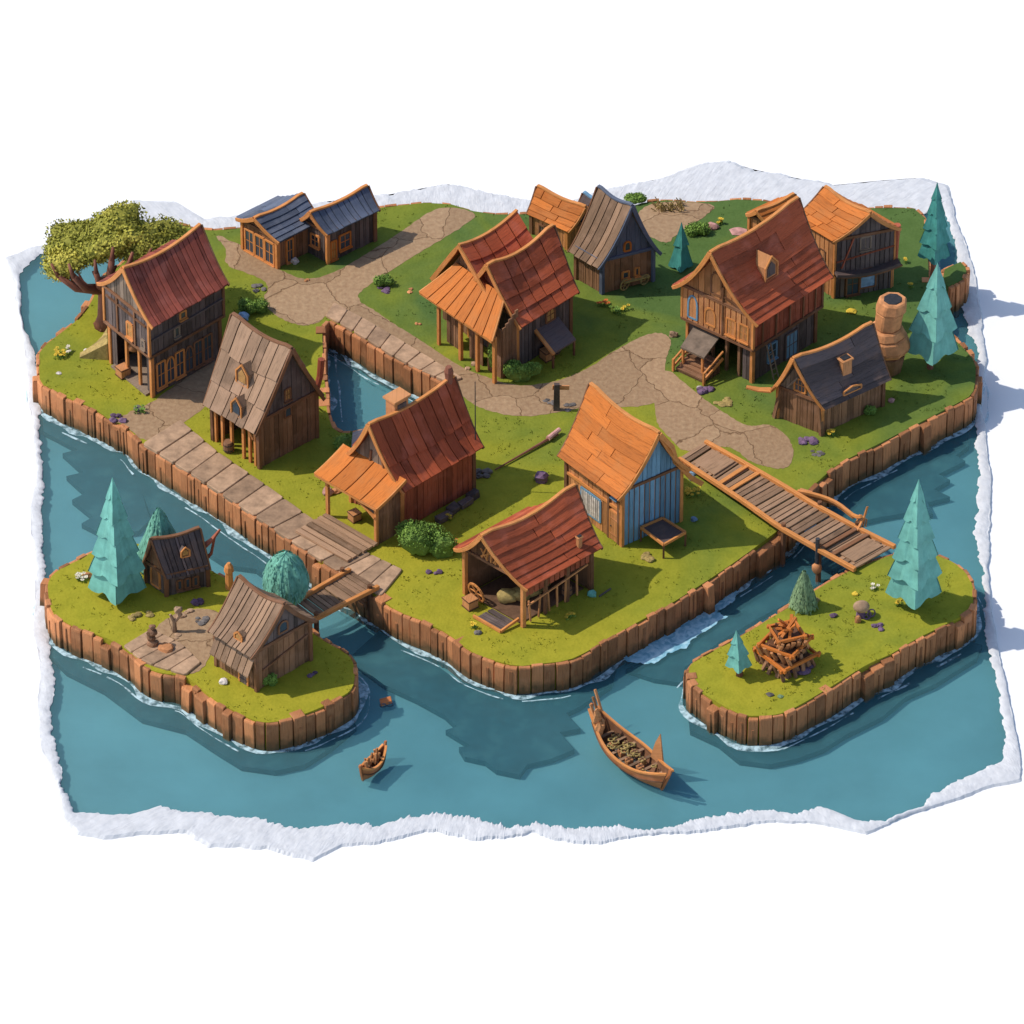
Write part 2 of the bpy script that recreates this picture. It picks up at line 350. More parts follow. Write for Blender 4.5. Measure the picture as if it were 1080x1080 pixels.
def paper():
    mb = MB(); n = 2600; rows = 12; cx, cy = 540, 545; vs = []
    for i in range(n):
        th = 2*math.pi*i/n; ro = radial(PAPER_O, cx, cy, th); ri = radial(PAPER_I, cx, cy, th)
        ax, ay = math.cos(th)*20, math.sin(th)*20
        ro += fbm(ax, ay, 3)*2.4+fbm(ax*5, ay*5, 2)*.8; ri += fbm(ax*1.9, ay*1.9, 9)*3.4+fbm(ax*6, ay*6, 5)*2.0
        if ri > ro-4: ri = ro-4
        for j in range(rows):
            f = j/(rows-1); r = ri+(ro-ri)*f
            p = at(cx+math.cos(th)*r, cy+math.sin(th)*r, 0)
            rel = noise.fractal(Vector((p.x*.9, p.y*.9, 1)), .7, 2.2, 5)
            lump = noise.fractal(Vector((p.x*.25, p.y*.25, 5)), .8, 2.1, 3)
            z = .04+.10*math.sin(math.pi*min(1, f*1.05))**.7+rel*.045*(1 if 0 < j < rows-1 else .2)+lump*.09*f
            if j == rows-1: z = -.12
            if j == rows-2: z = max(z, .06)
            vs.append(Vector((p.x, p.y, max(z, .03) if j < rows-1 else z)))
    fs = [(i*rows+j, ((i+1) % n)*rows+j, ((i+1) % n)*rows+j+1, i*rows+j+1) for i in range(n) for j in range(rows-1)]
    mb.add(vs, fs)
    o = mb.build('torn_paper_edge', plain('paper_fibre', (.60, .61, .63), rough=.95, nscale=1.6, var=.09, bump=.35, spec=.05, dist=.1), smooth=False)
    tag(o, 'ragged torn white paper edge running all round the blue water', 'paper')
paper()
def sheet(name, outl, z, mat, kind='structure', grow=1.0):
    P = [at(x, y, z) for x, y in outl]; mb = MB(); mb.add(P, tessellate_polygon([P])); o = mb.build(name, mat); o['kind'] = kind; return o
mid = []
for i in range(360):
    th = 2*math.pi*i/360; a = radial(PAPER_O, 540, 545, th); b = radial(PAPER_I, 540, 545, th); r = a*.55+b*.45
    mid.append((540+math.cos(th)*r, 545+math.sin(th)*r))
def water_mat():
    m, nt, b = nm('water'); L = nt.links.new
    geo = N(nt, 'ShaderNodeNewGeometry')
    n1 = N(nt, 'ShaderNodeTexNoise'); n1.inputs['Scale'].default_value = .09; n1.inputs['Detail'].default_value = 4
    mp = N(nt, 'ShaderNodeMapping'); mp.inputs['Scale'].default_value = (.45, 1.3, 1); L(geo.outputs['Position'], mp.inputs[0])
    n2 = N(nt, 'ShaderNodeTexNoise'); n2.inputs['Scale'].default_value = 1.1; n2.inputs['Detail'].default_value = 6; n2.inputs['Distortion'].default_value = 1.2
    L(geo.outputs['Position'], n1.inputs['Vector']); L(mp.outputs[0], n2.inputs['Vector'])
    r = ramp(nt, [(.3, (.072, .23, .275)), (.7, (.11, .30, .34))]); L(n1.outputs[0], r.inputs[0])
    sx = N(nt, 'ShaderNodeSeparateXYZ'); L(geo.outputs['Position'], sx.inputs[0]); mr_ = N(nt, 'ShaderNodeMapRange'); L(sx.outputs['X'], mr_.inputs[0]); mr_.inputs[1].default_value = -36; mr_.inputs[2].default_value = -6; mr_.inputs[3].default_value = .75; mr_.inputs[4].default_value = 0
    L(mixc(nt, mr_.outputs[0], r.outputs[0], (.20, .40, .42)), b.inputs['Base Color']); b.inputs['Roughness'].default_value = .14; b.inputs['IOR'].default_value = 1.33
    b.inputs['Specular IOR Level'].default_value = .5; b.inputs['Alpha'].default_value = .30
    bp = N(nt, 'ShaderNodeBump'); bp.inputs['Strength'].default_value = .3; bp.inputs['Distance'].default_value = .15
    L(n2.outputs[0], bp.inputs['Height']); L(bp.outputs[0], b.inputs['Normal'])
    return m
sheet('seabed', mid, -.62, plain('seabed', (.105, .295, .335), nscale=.12, var=.18, bump=0))
sheet('water', mid, 0.0, water_mat())
# backdrop sheet has a raised lip: the table surface sits level with the paper
mb = MB(); outer = [at(540+math.cos(2*math.pi*i/360)*(radial(PAPER_O, 540, 545, 2*math.pi*i/360)-2), 545+math.sin(2*math.pi*i/360)*(radial(PAPER_O, 540, 545, 2*math.pi*i/360)-2), -.1) for i in range(360)]
big = [Vector((x, y, -.1)) for x, y in ((-2500, -2500), (2500, -2500), (2500, 2500), (-2500, 2500))]
mb.add(big+outer, tessellate_polygon([big, outer]))
mgr, ntg, bg = nm('white_ground'); bg.inputs['Base Color'].default_value = (.84, .84, .84, 1); bg.inputs['Roughness'].default_value = 1; bg.inputs['Specular IOR Level'].default_value = 0
o = mb.build('ground_sheet', mgr); o['kind'] = 'structure'
# dark shapes under the water stand in for shore reflections and the channel's shadow
M['painted_water_shade'] = plain('painted_water_shade', (.008, .055, .075), nscale=.5, var=.4, bump=.3, c2=(.03, .11, .12))
def painted_water_shade(px, label, z=-.16):
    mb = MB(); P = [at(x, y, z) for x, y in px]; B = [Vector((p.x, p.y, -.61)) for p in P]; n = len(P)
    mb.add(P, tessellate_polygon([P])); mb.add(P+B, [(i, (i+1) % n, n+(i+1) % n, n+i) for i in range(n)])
    tag(mb.build('water_shade_shape', 'painted_water_shade'), label, 'painted_water_shade', 'dark shapes standing in for reflections and shadow')
painted_water_shade([(44,432),(75,448),(100,456),(118,470),(150,492),(175,508),(230,545),(290,585),(330,615),(300,622),(270,600),(240,596),(215,580),(180,560),(160,545),(150,520),(158,548),(146,560),(130,562),(112,548),(108,563),(86,552),(98,545),(76,527),(90,520),(70,502),(88,498),(66,478),(82,474),(60,462),(46,455)], 'dark jagged shape standing in for reflections below the left shore of the village')
painted_water_shade([(400,665),(425,682),(450,694),(480,716),(510,728),(545,734),(590,730),(620,722),(650,702),(645,722),(612,745),(597,752),(612,768),(590,772),(606,790),(582,800),(556,806),(548,817),(524,812),(512,803),(490,798),(484,788),(496,786),(470,770),(482,766),(469,754),(440,738),(405,722),(375,700),(372,690)], 'dark leaf edged shape standing in for reflections below the front corner of the village')
painted_water_shade([(52,665),(75,685),(120,705),(150,730),(190,745),(225,772),(262,792),(300,794),(345,776),(372,758),(376,766),(350,788),(322,806),(290,813),(255,808),(232,794),(196,770),(150,758),(110,728),(70,708),(52,690)], 'narrow dark shape standing in for the reflection around the hut island')
painted_water_shade([(726,752),(752,768),(780,782),(810,784),(850,770),(900,742),(960,708),(1020,676),(1036,680),(1030,694),(985,722),(955,735),(930,756),(890,776),(868,790),(840,800),(812,806),(780,802),(758,784),(728,770)], 'long dark shape standing in for the reflection below the bottom right island')
painted_water_shade([(846,545),(880,515),(930,492),(985,468),(1020,452),(1022,470),(1008,480),(1018,486),(990,500),(1002,506),(985,516),(1002,524),(978,530),(984,542),(960,540),(930,545),(900,552),(860,570)], 'dark jagged shape standing in for reflections right of the long bridge')
painted_water_shade([(660,706),(700,684),(740,660),(780,628),(830,592),(855,566),(880,575),(902,594),(870,612),(838,632),(800,652),(760,676),(722,704),(718,720),(690,716)], 'broad dark shape standing in for the shadow in the channel between the village and the bottom right island', -.22)
# foam lines along the shores
mf, ntf, bf = nm('foam'); bf.inputs['Base Color'].default_value = (.50, .70, .78, 1); bf.inputs['Roughness'].default_value = .7
nn = N(ntf, 'ShaderNodeTexNoise'); nn.inputs['Scale'].default_value = 2.2; nn.inputs['Detail'].default_value = 6
gg = N(ntf, 'ShaderNodeNewGeometry'); ntf.links.new(gg.outputs['Position'], nn.inputs['Vector'])
rr = ramp(ntf, [(.36, (.12, .12, .12)), (.6, (.9, .9, .9))]); ntf.links.new(nn.outputs[0], rr.inputs[0]); ntf.links.new(rr.outputs[0], bf.inputs['Alpha'])
def foam(outl, label, hole=False):
    P = [at(x, y, .012) for x, y in outl]
    # waterline lies straight below the grass edge
    P = [Vector((at(x, y).x, at(x, y).y, .012)) for x, y in outl]
    A = sum(P[i].x*P[(i+1) % len(P)].y-P[(i+1) % len(P)].x*P[i].y for i in range(len(P))); s = (1 if A > 0 else -1)*(-1 if hole else 1)
    Q = resample(P, .5); n = len(Q); mb = MB()
    for (off, wd, fr, zz, sd) in ((.26, .34, .25, 0, 1), (.95, .10, .18, .004, 7), ):
        row = []
        for i in range(n):
            d = (Q[(i+1) % n]-Q[i-1]).normalized(); out = Vector((d.y, -d.x, 0))*s
            w = noise.noise(Q[i]*fr+Vector((sd, 0, 0))); o_ = off+w*.30; ww = max(0.01, wd*(1+1.6*noise.noise(Q[i]*.6+Vector((0, sd, 0)))))
            row.append((Q[i]+out*o_+Z*zz, Q[i]+out*(o_+ww)+Z*zz))
        vs = [p for r_ in row for p in r_]
        fs = [(2*i, 2*i+1, 2*((i+1) % n)+1, 2*((i+1) % n)) for i in range(n) if (Q[i]-Q[(i+1) % n]).length < 2 and (off < .5 or noise.noise(Q[i]*.22+Vector((3, 3, 3))) > 0)]
        mb.add(vs, fs)
    o = mb.build('shore_foam', mf); tag(o, label, 'foam', None, 'stuff')
foam(main_o, 'thin pale foam line along the shore of the village island'); foam(pond_o, 'pale foam line along the wall of the inland pond', True)
foam(i2, 'pale foam line around the hut island'); foam(i3, 'pale foam line around the bottom right island')
# pale rapids patch
mr, ntr, br = nm('rapids'); gg = N(ntr, 'ShaderNodeNewGeometry'); nn = N(ntr, 'ShaderNodeTexNoise'); nn.inputs['Scale'].default_value = 1.3; nn.inputs['Detail'].default_value = 8; nn.inputs['Distortion'].default_value = 1.5
ntr.links.new(gg.outputs['Position'], nn.inputs['Vector']); rr = ramp(ntr, [(.38, (.17, .42, .56)), (.52, (.34, .62, .76)), (.66, (.52, .76, .86))]); ntr.links.new(nn.outputs[0], rr.inputs[0]); ntr.links.new(rr.outputs[0], br.inputs['Base Color'])
br.inputs['Roughness'].default_value = .5; br.inputs['Alpha'].default_value = .92
rp = [(650,690),(690,671),(700,660),(712,648),(724,640),(740,630),(756,624),(782,621),(772,636),(756,646),(768,650),(744,666),(730,674),(724,684),(706,688),(690,700),(664,698)]
for _ in range(3):
    q = []
    for i in range(len(rp)):
        a, b = rp[i], rp[(i+1) % len(rp)]; q += [a, ((a[0]+b[0])/2+U(-1.6, 1.6), (a[1]+b[1])/2+U(-1.2, 1.2))]
    rp = q
o = sheet('rapids', rp, .02, mr, 'stuff'); tag(o, 'pale blue patch of broken water beside the front right shore', 'foam')
# ------------------------------------------------------------------ paths
def path_mat():
    m, nt, b = nm('path'); L = nt.links.new; geo = N(nt, 'ShaderNodeNewGeometry')
    nz = N(nt, 'ShaderNodeTexNoise'); nz.inputs['Scale'].default_value = .7; nz.inputs['Detail'].default_value = 4; L(geo.outputs['Position'], nz.inputs['Vector'])
    va = N(nt, 'ShaderNodeVectorMath', operation='MULTIPLY_ADD'); L(nz.outputs['Color'], va.inputs[0]); va.inputs[1].default_value = (1.6, 1.6, 0); L(geo.outputs['Position'], va.inputs[2])
    vo = N(nt, 'ShaderNodeTexVoronoi', feature='DISTANCE_TO_EDGE'); vo.inputs['Scale'].default_value = .21; L(va.outputs[0], vo.inputs['Vector'])
    vc = N(nt, 'ShaderNodeTexVoronoi'); vc.inputs['Scale'].default_value = .21; L(va.outputs[0], vc.inputs['Vector'])
    n2 = N(nt, 'ShaderNodeTexNoise'); n2.inputs['Scale'].default_value = 3; n2.inputs['Detail'].default_value = 8; L(geo.outputs['Position'], n2.inputs['Vector'])
    r = ramp(nt, [(.3, (.32, .20, .115)), (.55, (.38, .25, .145)), (.75, (.44, .295, .175))]); L(n2.outputs[0], r.inputs[0])
    cr = ramp(nt, [(0, (.42, .38, .35)), (.005, (.7, .66, .62)), (.011, (1, 1, 1))]); L(vo.outputs['Distance'], cr.inputs[0])
    sp = N(nt, 'ShaderNodeSeparateColor'); L(vc.outputs['Color'], sp.inputs[0]); r5 = ramp(nt, [(0, (.80, .79, .78)), (1, (1.0, 1.0, 1.0))]); L(sp.outputs[0], r5.inputs[0])
    c = mixc(nt, 1.0, r.outputs[0], cr.outputs[0], 'MULTIPLY'); c = mixc(nt, 1.0, c, r5.outputs[0], 'MULTIPLY')
    L(c, b.inputs['Base Color']); b.inputs['Roughness'].default_value = .9; b.inputs['Specular IOR Level'].default_value = .15
    bp = N(nt, 'ShaderNodeBump'); bp.inputs['Strength'].default_value = .6; bp.inputs['Distance'].default_value = .1
    ad = N(nt, 'ShaderNodeMath', operation='MULTIPLY_ADD'); L(cr.outputs[0], ad.inputs[0]); ad.inputs[1].default_value = .8; L(n2.outputs[0], ad.inputs[2])
    L(ad.outputs[0], bp.inputs['Height']); L(bp.outputs[0], b.inputs['Normal'])
    return m
M['path'] = path_mat()
PATHS = [
 [(118,444),(134,449),(150,466),(172,462),(196,444),(224,424),(256,398),(262,372),(252,350),(236,366),(200,392),(162,424),(138,434)],
 [(222,244),(262,262),(292,284),(322,296),(352,288),(386,268),(430,240),(462,216),(508,224),(486,240),(442,266),(402,292),(372,312),(392,326),(420,344),(452,364),(480,384),(512,398),(548,408),(590,402),(622,388),(650,368),(690,348),(710,356),(704,372),(700,394),(708,408),(700,424),(662,430),(628,428),(604,432),(560,440),(522,436),(496,426),(472,402),(440,386),(406,369),(372,347),(344,331),(338,340),(318,345),(290,334),(276,316),(286,300),(262,288),(236,280),(240,262)],
 [(690,420),(684,398),(704,388),(722,404),(742,420),(776,444),(792,450),(812,446),(834,462),(838,480),(830,496),(806,492),(790,486),(770,470),(748,472),(722,478),(706,462),(692,446)],
 [(670,226),(690,212),(760,214),(742,230),(716,244),(704,258),(686,250),(668,240)],
 [(138,688),(160,668),(176,650),(210,640),(236,646),(236,672),(222,690),(214,706),(200,712),(176,706),(158,702)],
]
for i, p in enumerate(PATHS):
    q = chaikin(p, 2); qq = []
    for k in range(len(q)):
        a, b = q[k], q[(k+1) % len(q)]; qq += [a, ((a[0]+b[0])/2+U(-1, 1), (a[1]+b[1])/2+U(-.8, .8))]
    o = sheet('path', qq, H+.012+.002*i, 'path')
# edge walk of big slabs on the left shore, and on top of the pond wall
def slabwalk(pin, pout, n, label, z0=H+.02, t=.16):
    mb = MB()
    def lerpl(P, f):
        x = f*(len(P)-1); i = min(int(x), len(P)-2); g = x-i; return P[i][0]*(1-g)+P[i+1][0]*g, P[i][1]*(1-g)+P[i+1][1]*g
    for i in range(n):
        f0, f1 = i/n, (i+1)/n; e = .015/n
        q = [at(*lerpl(pin, f0+e), z0), at(*lerpl(pin, f1-e), z0), at(*lerpl(pout, f1-e), z0), at(*lerpl(pout, f0+e), z0)]
        c = sum(q, Vector())/4; tt = t+U(-.02, .02)
        # rounded outline
        m = []
        for k in range(4):
            a, b = q[k], q[(k+1) % 4]; m += [a.lerp(b, .07)+(a-c)*-.01, a.lerp(b, .5)+(a.lerp(b, .5)-c)*U(-.01, .01), a.lerp(b, .93)]
        top = [p+Z*(tt+U(-.015, .015)) for p in m]; mb.prism([p-Z*.15 for p in m], top, None, q[1]-q[0])
    o = mb.build('slab_walk', 'stone', bevel=.04); tag(o, label, 'walkway')
slabwalk([(190,444),(230,478),(280,512),(340,556),(392,586),(425,602)], [(150,469),(200,500),(250,533),(306,571),(356,604),(402,630)], 15, 'worn walkway of broad tan slabs along the left shore')
slabwalk([(352,320),(386,338),(420,358),(456,380),(488,400)], [(343,334),(376,352),(408,373),(440,390),(474,405)], 9, 'row of tan slabs along the top of the pond wall')
slabwalk([(160,664),(192,680),(212,700)], [(130,682),(152,700),(196,713)], 5, 'short row of tan slabs on the shore of the hut island')
# ------------------------------------------------------------------ houses
class House: pass
HOUSES_PX = []
def house(name, label, F, L, Rr, hw, hr, axis, roof, lo, hi=None, trim='trim', style='down', nb=10, tiers=1, split=None, ins=.05, oc=.14, orr=.07, tip=8, k=.35,
          openg=False, opens=False, prow=.06, group='timber houses of the village', cat='house', sag=0, gab=None, ridge_over=False, npl=11, roof_t=.09):
    h = House(); O = at(*F); Lp = at(*L); Rp = at(*Rr)
    HOUSES_PX.append([F, L, (L[0]+Rr[0]-F[0], L[1]+Rr[1]-F[1]), Rr])
    Uv = Rp-O; Vv = Lp-O
    RA, CA = (Uv, Vv) if axis == 'u' else (Vv, Uv)
    tip = tip*.5; hw_ = hz(O, hw); hr_ = hz(O, hr-tip); tp = hz(O, tip); sq = 1+2*oc; gq = 1-sq+k*(sq*sq-sq); hw_ = (hw_-hr_*gq)/(1-gq); lr = RA.length; lc = CA.length
    def P(r, c, z=0, inset=0): return O+RA*(inset+r*(1-2*inset))+CA*(inset+c*(1-2*inset))+Z*z
    def rz(r, c):   # underside of the roof above (r,c)
        s = abs(c-.5)/.5; e = (2*r-1)
        return hw_+(hr_-hw_)*(1-s+k*(s*s-s))+tp*(e*e)*max(0, 1-s*.85)
    root = thing(name, label, cat, P(.5, .5), group)
    h.root = root; h.P = P; h.rz = rz; h.hw = hw_; h.hr = hr_; h.RA = RA; h.CA = CA; h.lr = lr; h.lc = lc; h.O = O; h.trim = trim
    rn = RA.normalized(); cn = CA.normalized()
    h.ng = -rn; h.ns = -cn     # outward normals of the visible gable and side
    hi = hi or lo; gab = gab or hi; zs = hz(O, split) if split else None; h.zs = zs
    # ---- walls
    def wallplanks(mb, fix, val, z0, ztopf, inset, n, skip=None, t=.07):
        nrm = {('r', 0): -rn, ('r', 1): rn, ('c', 0): -cn, ('c', 1): cn}[(fix, val)]
        def W(x, z): return P(val, x, z, inset) if fix == 'r' else P(x, val, z, inset)
        xs = [0]; 
        for i in range(n-1): xs.append((i+1)/n+U(-.22, .22)/n)
        xs.append(1); g = .02/((lc if fix == 'r' else lr))
        for i in range(n):
            x0, x1 = xs[i]+g, xs[i+1]-g
            if skip and skip(.5*(x0+x1)): continue
            zb = z0+U(0, .04); tt = t+U(-.02, .025)
            ztm = [ztopf(x0), ztopf(x1)]
            if min(ztm)-zb < .02: ztm = [max(v, zb+.03) for v in ztm]
            bq = [W(x0, zb), W(x1, zb), W(x1, zb)+nrm*tt, W(x0, zb)+nrm*tt]
            tq = [W(x0, ztm[0]), W(x1, ztm[1]), W(x1, ztm[1])+nrm*tt, W(x0, ztm[0])+nrm*tt]
            mb.prism(bq, tq, None, Z)
        # backing
        m = 8
        for i in range(m):
            x0, x1 = i/m, (i+1)/m
            if skip and skip(.5*(x0+x1)): continue
            bq = [W(x0, z0)-nrm*.08, W(x1, z0)-nrm*.08, W(x1, z0)-nrm*.004, W(x0, z0)-nrm*.004]
            tq = [W(x0, ztopf(x0)-.01)-nrm*.08, W(x1, ztopf(x1)-.01)-nrm*.08, W(x1, ztopf(x1)-.01)-nrm*.004, W(x0, ztopf(x0)-.01)-nrm*.004]
            mb.prism(bq, tq, 0.0, Z)
    zl = zs if zs else None
    if zs:
        mb = MB(); sk = (lambda x: .12 < x < .88) if openg else None; sks = (lambda x: .08 < x < .92) if opens else None
        wallplanks(mb, 'r', 0, 0, lambda x: zs, ins, npl, sk); wallplanks(mb, 'r', 1, 0, lambda x: zs, ins, npl)
        wallplanks(mb, 'c', 0, 0, lambda x: zs, ins, npl+3, sks); wallplanks(mb, 'c', 1, 0, lambda x: zs, ins, npl+3)
        h.low = mb.build('lower_wall', lo, root)
        mb = MB()
        wallplanks(mb, 'c', 0, zs, lambda x: rz(x, 0)-.02, 0, npl+3); wallplanks(mb, 'c', 1, zs, lambda x: rz(x, 1)-.02, 0, npl+3)
        wallplanks(mb, 'r', 0, zs, lambda x: min(hw_, rz(0, x)), 0, npl); wallplanks(mb, 'r', 1, zs, lambda x: min(hw_, rz(1, x)), 0, npl)
        q = [P(0, 0, zs), P(1, 0, zs), P(1, 1, zs), P(0, 1, zs)]; mb.prism([p-Z*.12 for p in q], [p-Z*.01 for p in q], 0.1)
        mb.build('upper_wall', hi, root)
    else:
        mb = MB(); sk = (lambda x: opens or .1 < x < .9) if openg else None; sks = (lambda x: True) if opens else None
        wallplanks(mb, 'r', 0, 0, lambda x: hw_, 0, npl, sk); wallplanks(mb, 'r', 1, 0, lambda x: hw_, 0, npl)
        wallplanks(mb, 'c', 0, 0, lambda x: rz(x, 0)-.02, 0, npl+3, sks); wallplanks(mb, 'c', 1, 0, lambda x: rz(x, 1)-.02, 0, npl+3)
        mb.build('wall', lo, root)
    for e_ in (0, 1):
        mb = MB(); wallplanks(mb, 'r', e_, hw_, lambda x: max(hw_+.03, rz(e_, x)-.03), 0, npl); mb.build('gable', gab, root)
    # ---- posts and beams
    for (r, c) in ((0, 0), (0, 1), (1, 0)):
        mb = MB(); w = .3; i_ = ins if zs else 0; top = zs or hw_
        ofs = (-rn if r == 0 else rn)*.06+(-cn if c == 0 else cn)*.06
        mb.beam(P(r, c, -.05, i_)+ofs, P(r, c, top, i_)+ofs, w, w*.9, U(.3, .8), side=rn, jit=.02)
        if zs: mb.beam(P(r, c, zs)+ofs, P(r, c, hw_+.05)+ofs, w*.7, w*.7, U(.3, .8), side=rn, jit=.015)
        mb.build('corner_post', trim if r == 0 else 'dark_trim', root, bevel=.02)
    for z in ([zs] if zs else [])+[hw_]:
        mb = MB(); mb.beam(P(0, -.02, z)-rn*.1, P(0, 1.02, z)-rn*.1, .2, .24, .6, jit=.02); mb.build('beam', trim if trim != 'trim' else 'dark_trim', root, bevel=.02)
        mb = MB(); mb.beam(P(-.02, 0, z-.03)-cn*.1, P(1.02, 0, z-.03)-cn*.1, .2, .22, .4, jit=.02); mb.build('beam', trim if trim != 'trim' else 'dark_trim', root, bevel=.02)
    # ---- roof
    def mk(side):
        def S(r, s):
            ro = r*(1+2*orr)-orr
            ro2 = ro+ (prow*(1-s)*(-1 if ro < .5 else 1)*(abs(2*ro-1)**3))
            c = .5-s*(.5+oc) if side == 0 else .5+s*(.5+oc)
            e = 1e-3
            def Q(rr_, cc): 
                rcl = max(-.02, min(1.02, rr_)); return O+RA*rr_+CA*cc+Z*(rz(rcl, cc)+.05)
            p = Q(ro2, c); n = (Q(ro2+e, c)-Q(ro2-e, c)).cross(Q(ro2, c+e)-Q(ro2, c-e)).normalized()
            if n.z < 0: n = -n
            return p, n
        return S
    mb = MB(); h.S = mk(0); Ss = (mk(0), mk(1))
    for S in Ss:
        mb.strip(S, 0, 1, 0, 1, 10, 8, .05, 0.0)
        t0 = .05
        if style == 'down':
            for ti in range(tiers):
                s0 = ti/tiers; s1 = (ti+1)/tiers+(.03 if ti < tiers-1 else 0)
                xs = [0]+[(i+1)/nb+U(-.25, .25)/nb for i in range(nb-1)]+[1]
                for i in range(nb):
                    g = .03/lr
                    lf = t0+U(0, .025)
                    mb.strip(S, xs[i]+g, xs[i+1]-g, s0, min(1.03, s1+U(-.012, .02)), 2, 5, roof_t, None, 'b', lf+.0, lf+(.13 if tiers > 1 else 0))
        elif style == 'along':
            m = nb
            for j in range(m):
                s0, s1 = j/m, (j+1)/m+.012
                cuts = [0]
                while cuts[-1] < 1: cuts.append(cuts[-1]+U(.35, .8))
                cuts[-1] = 1
                if len(cuts) > 2 and cuts[-1]-cuts[-2] < .12: cuts.pop(-2)
                for a, b in zip(cuts[:-1], cuts[1:]):
                    g = .018/lr
                    mb.strip(S, a+g+U(-.004, .004), b-g, s0, s1, 4, 2, roof_t, None, 'a', t0, t0+.075+U(0, .02))
        elif style == 'tile':
            m = tiers
            for j in range(m):
                xs = [0]+[(i+1)/nb+U(-.2, .2)/nb for i in range(nb-1)]+[1]
                for i in range(nb):
                    g = .035/lr; mb.strip(S, xs[i]+g, xs[i+1]-g, j/m, (j+1)/m+.0, 2, 2, roof_t, None, 'a', t0, t0+.1+U(0, .03))
    rf = mb.build('roof', roof, root, bevel=.015); h.roof = rf
    mb = MB(); mb.sweep([Ss[0](a/12, 0)[0]+Z*.12+rn*(0) for a in range(13)], .26, .16, .7); mb.build('ridge_cap', trim, rf, bevel=.02)
    for rr_ in (0, 1):
        for S in Ss:
            mb = MB(); pts = [S(rr_, s/10*1.02)[0]+(-rn if rr_ == 0 else rn)*.05+Z*.02 for s in range(11)]
            if rr_ == 0 or S is Ss[0]:
                mb.sweep(pts, .12, .36, .6, side=rn, h1=.26); mb.build('barge_board', trim if rr_ == 0 else 'dark_trim', rf, bevel=.02)
    if ridge_over:
        for rr_ in (0, 1):
            mb = MB(); p = Ss[0](rr_, 0)[0]; d = (-rn if rr_ == 0 else rn)
            mb.sweep([p-d*.2+Z*.05, p+d*.12+Z*.28, p+d*.22+Z*.6, p+d*.2+Z*.85], .15, .22, .6, side=cn, w1=.05, h1=.07); mb.build('finial', trim, rf)
    h.Ss = Ss; h.rn = rn; h.cn = cn
    return h
def wallpt(h, side, x, z, inset=0):
    return (h.P(0, x, z, inset)+h.ng*.11) if side == 'g' else (h.P(x, 0, z, inset)+h.ns*.11)
def window(h, side, x, z, w, hh, mat='trim', pane='pane', arch=False, inset=0, mull=1, name='window'):
    c = wallpt(h, side, x, z, inset); t = (h.CA if side == 'g' else h.RA).normalized(); n = h.ng if side == 'g' else h.ns
    mb = MB(); q = c-t*w/2; r_ = c+t*w/2
    if arch:
        pts = [q, q+Z*hh*.6]+[c+t*(w/2*math.cos(a))*-1+Z*(hh*.6+hh*.4*math.sin(a)) for a in (math.pi*.17, math.pi*.33, math.pi*.5, math.pi*.67, math.pi*.83)]+[r_+Z*hh*.6, r_]
    else: pts = [q, q+Z*hh, r_+Z*hh, r_]
    for a, b in zip(pts, pts[1:]+[pts[0]]): mb.beam(a, b, .13, .14, .6, side=n)
    for i in range(mull): mb.beam(c+t*(w*((i+1)/(mull+1)-.5))+Z*.02, c+t*(w*((i+1)/(mull+1)-.5))+Z*(hh*.97), .06, .07, .4, side=n)
    if mull: mb.beam(q+Z*hh*.5, r_+Z*hh*.5, .06, .07, .4, side=n)
    o = mb.build(name, mat, h.root)
    mb = MB(); mb.prism([p-n*.05 for p in pts], [p+n*.02 for p in pts], .5); mb.build('pane', pane, o)
    if not arch and name == 'window':
        mb = MB(); mb.beam(q-t*.1-Z*.08+n*.08, r_+t*.1-Z*.08+n*.08, .2, .09, .5); mb.build('sill', mat, o)
    return o
def door(h, side, x, w, hh, mat='brown_wood', inset=0, z0=0.05, frame='trim'):
    c = wallpt(h, side, x, z0, inset); t = (h.CA if side == 'g' else h.RA).normalized(); n = h.ng if side == 'g' else h.ns
    mb = MB(); m = 4
    for i in range(m):
        a = c+t*(w*(i/m-.5+.01)); b = c+t*(w*((i+1)/m-.5-.01)); mb.prism([a-n*.04, b-n*.04, b+n*.05, a+n*.05], [a-n*.04+Z*hh, b-n*.04+Z*hh, b+n*.05+Z*hh, a+n*.05+Z*hh], None, Z)
    for z in (.2, .75): mb.beam(c-t*w*.45+Z*hh*z+n*.07, c+t*w*.45+Z*hh*z+n*.07, .06, .1, .2)
    o = mb.build('door', mat, h.root)
    mb = MB(); q = c-t*w/2; r_ = c+t*w/2
    for a, b in ((q, q+Z*hh), (q+Z*hh, r_+Z*hh), (r_, r_+Z*hh)): mb.beam(a, b, .16, .16, .6, side=n, jit=.01)
    mb.build('door_frame', frame, o)
    mb = MB(); mb.blob(c+t*w*.3+Z*hh*.48+n*.12, .06, .06, .06, 0, 1, 1); mb.build('handle', 'iron', o)
def crossbeams(h, side, pts, mat='trim', name='brace', w=.14, inset=0):
    for (x0, z0, x1, z1) in pts:
        mb = MB(); n = h.ng if side == 'g' else h.ns
        mb.beam(wallpt(h, side, x0, z0, inset)+n*.01, wallpt(h, side, x1, z1, inset)+n*.01, w, w, None, side=n); mb.build(name, mat, h.root)
def chimney_on(h, r, s, w, hh, mat='ochre_wood', tilt=0, name='chimney'):
    p = h.S(r, s)[0]; mb = MB(); a = p-Z*.5; b = p+Z*hh
    mb.beam(a, b, w, w*.8, .7, side=h.rn, jit=.03); mb.beam(b, b+Z*.14, w*1.25, w*1.05, .6, side=h.rn)
    o = mb.build(name, mat, h.roof, bevel=.03)
    mb = MB(); mb.beam(b+Z*.141, b+Z*.20, w*.8, w*.6, 0, side=h.rn); mb.build('flue', 'iron', o)
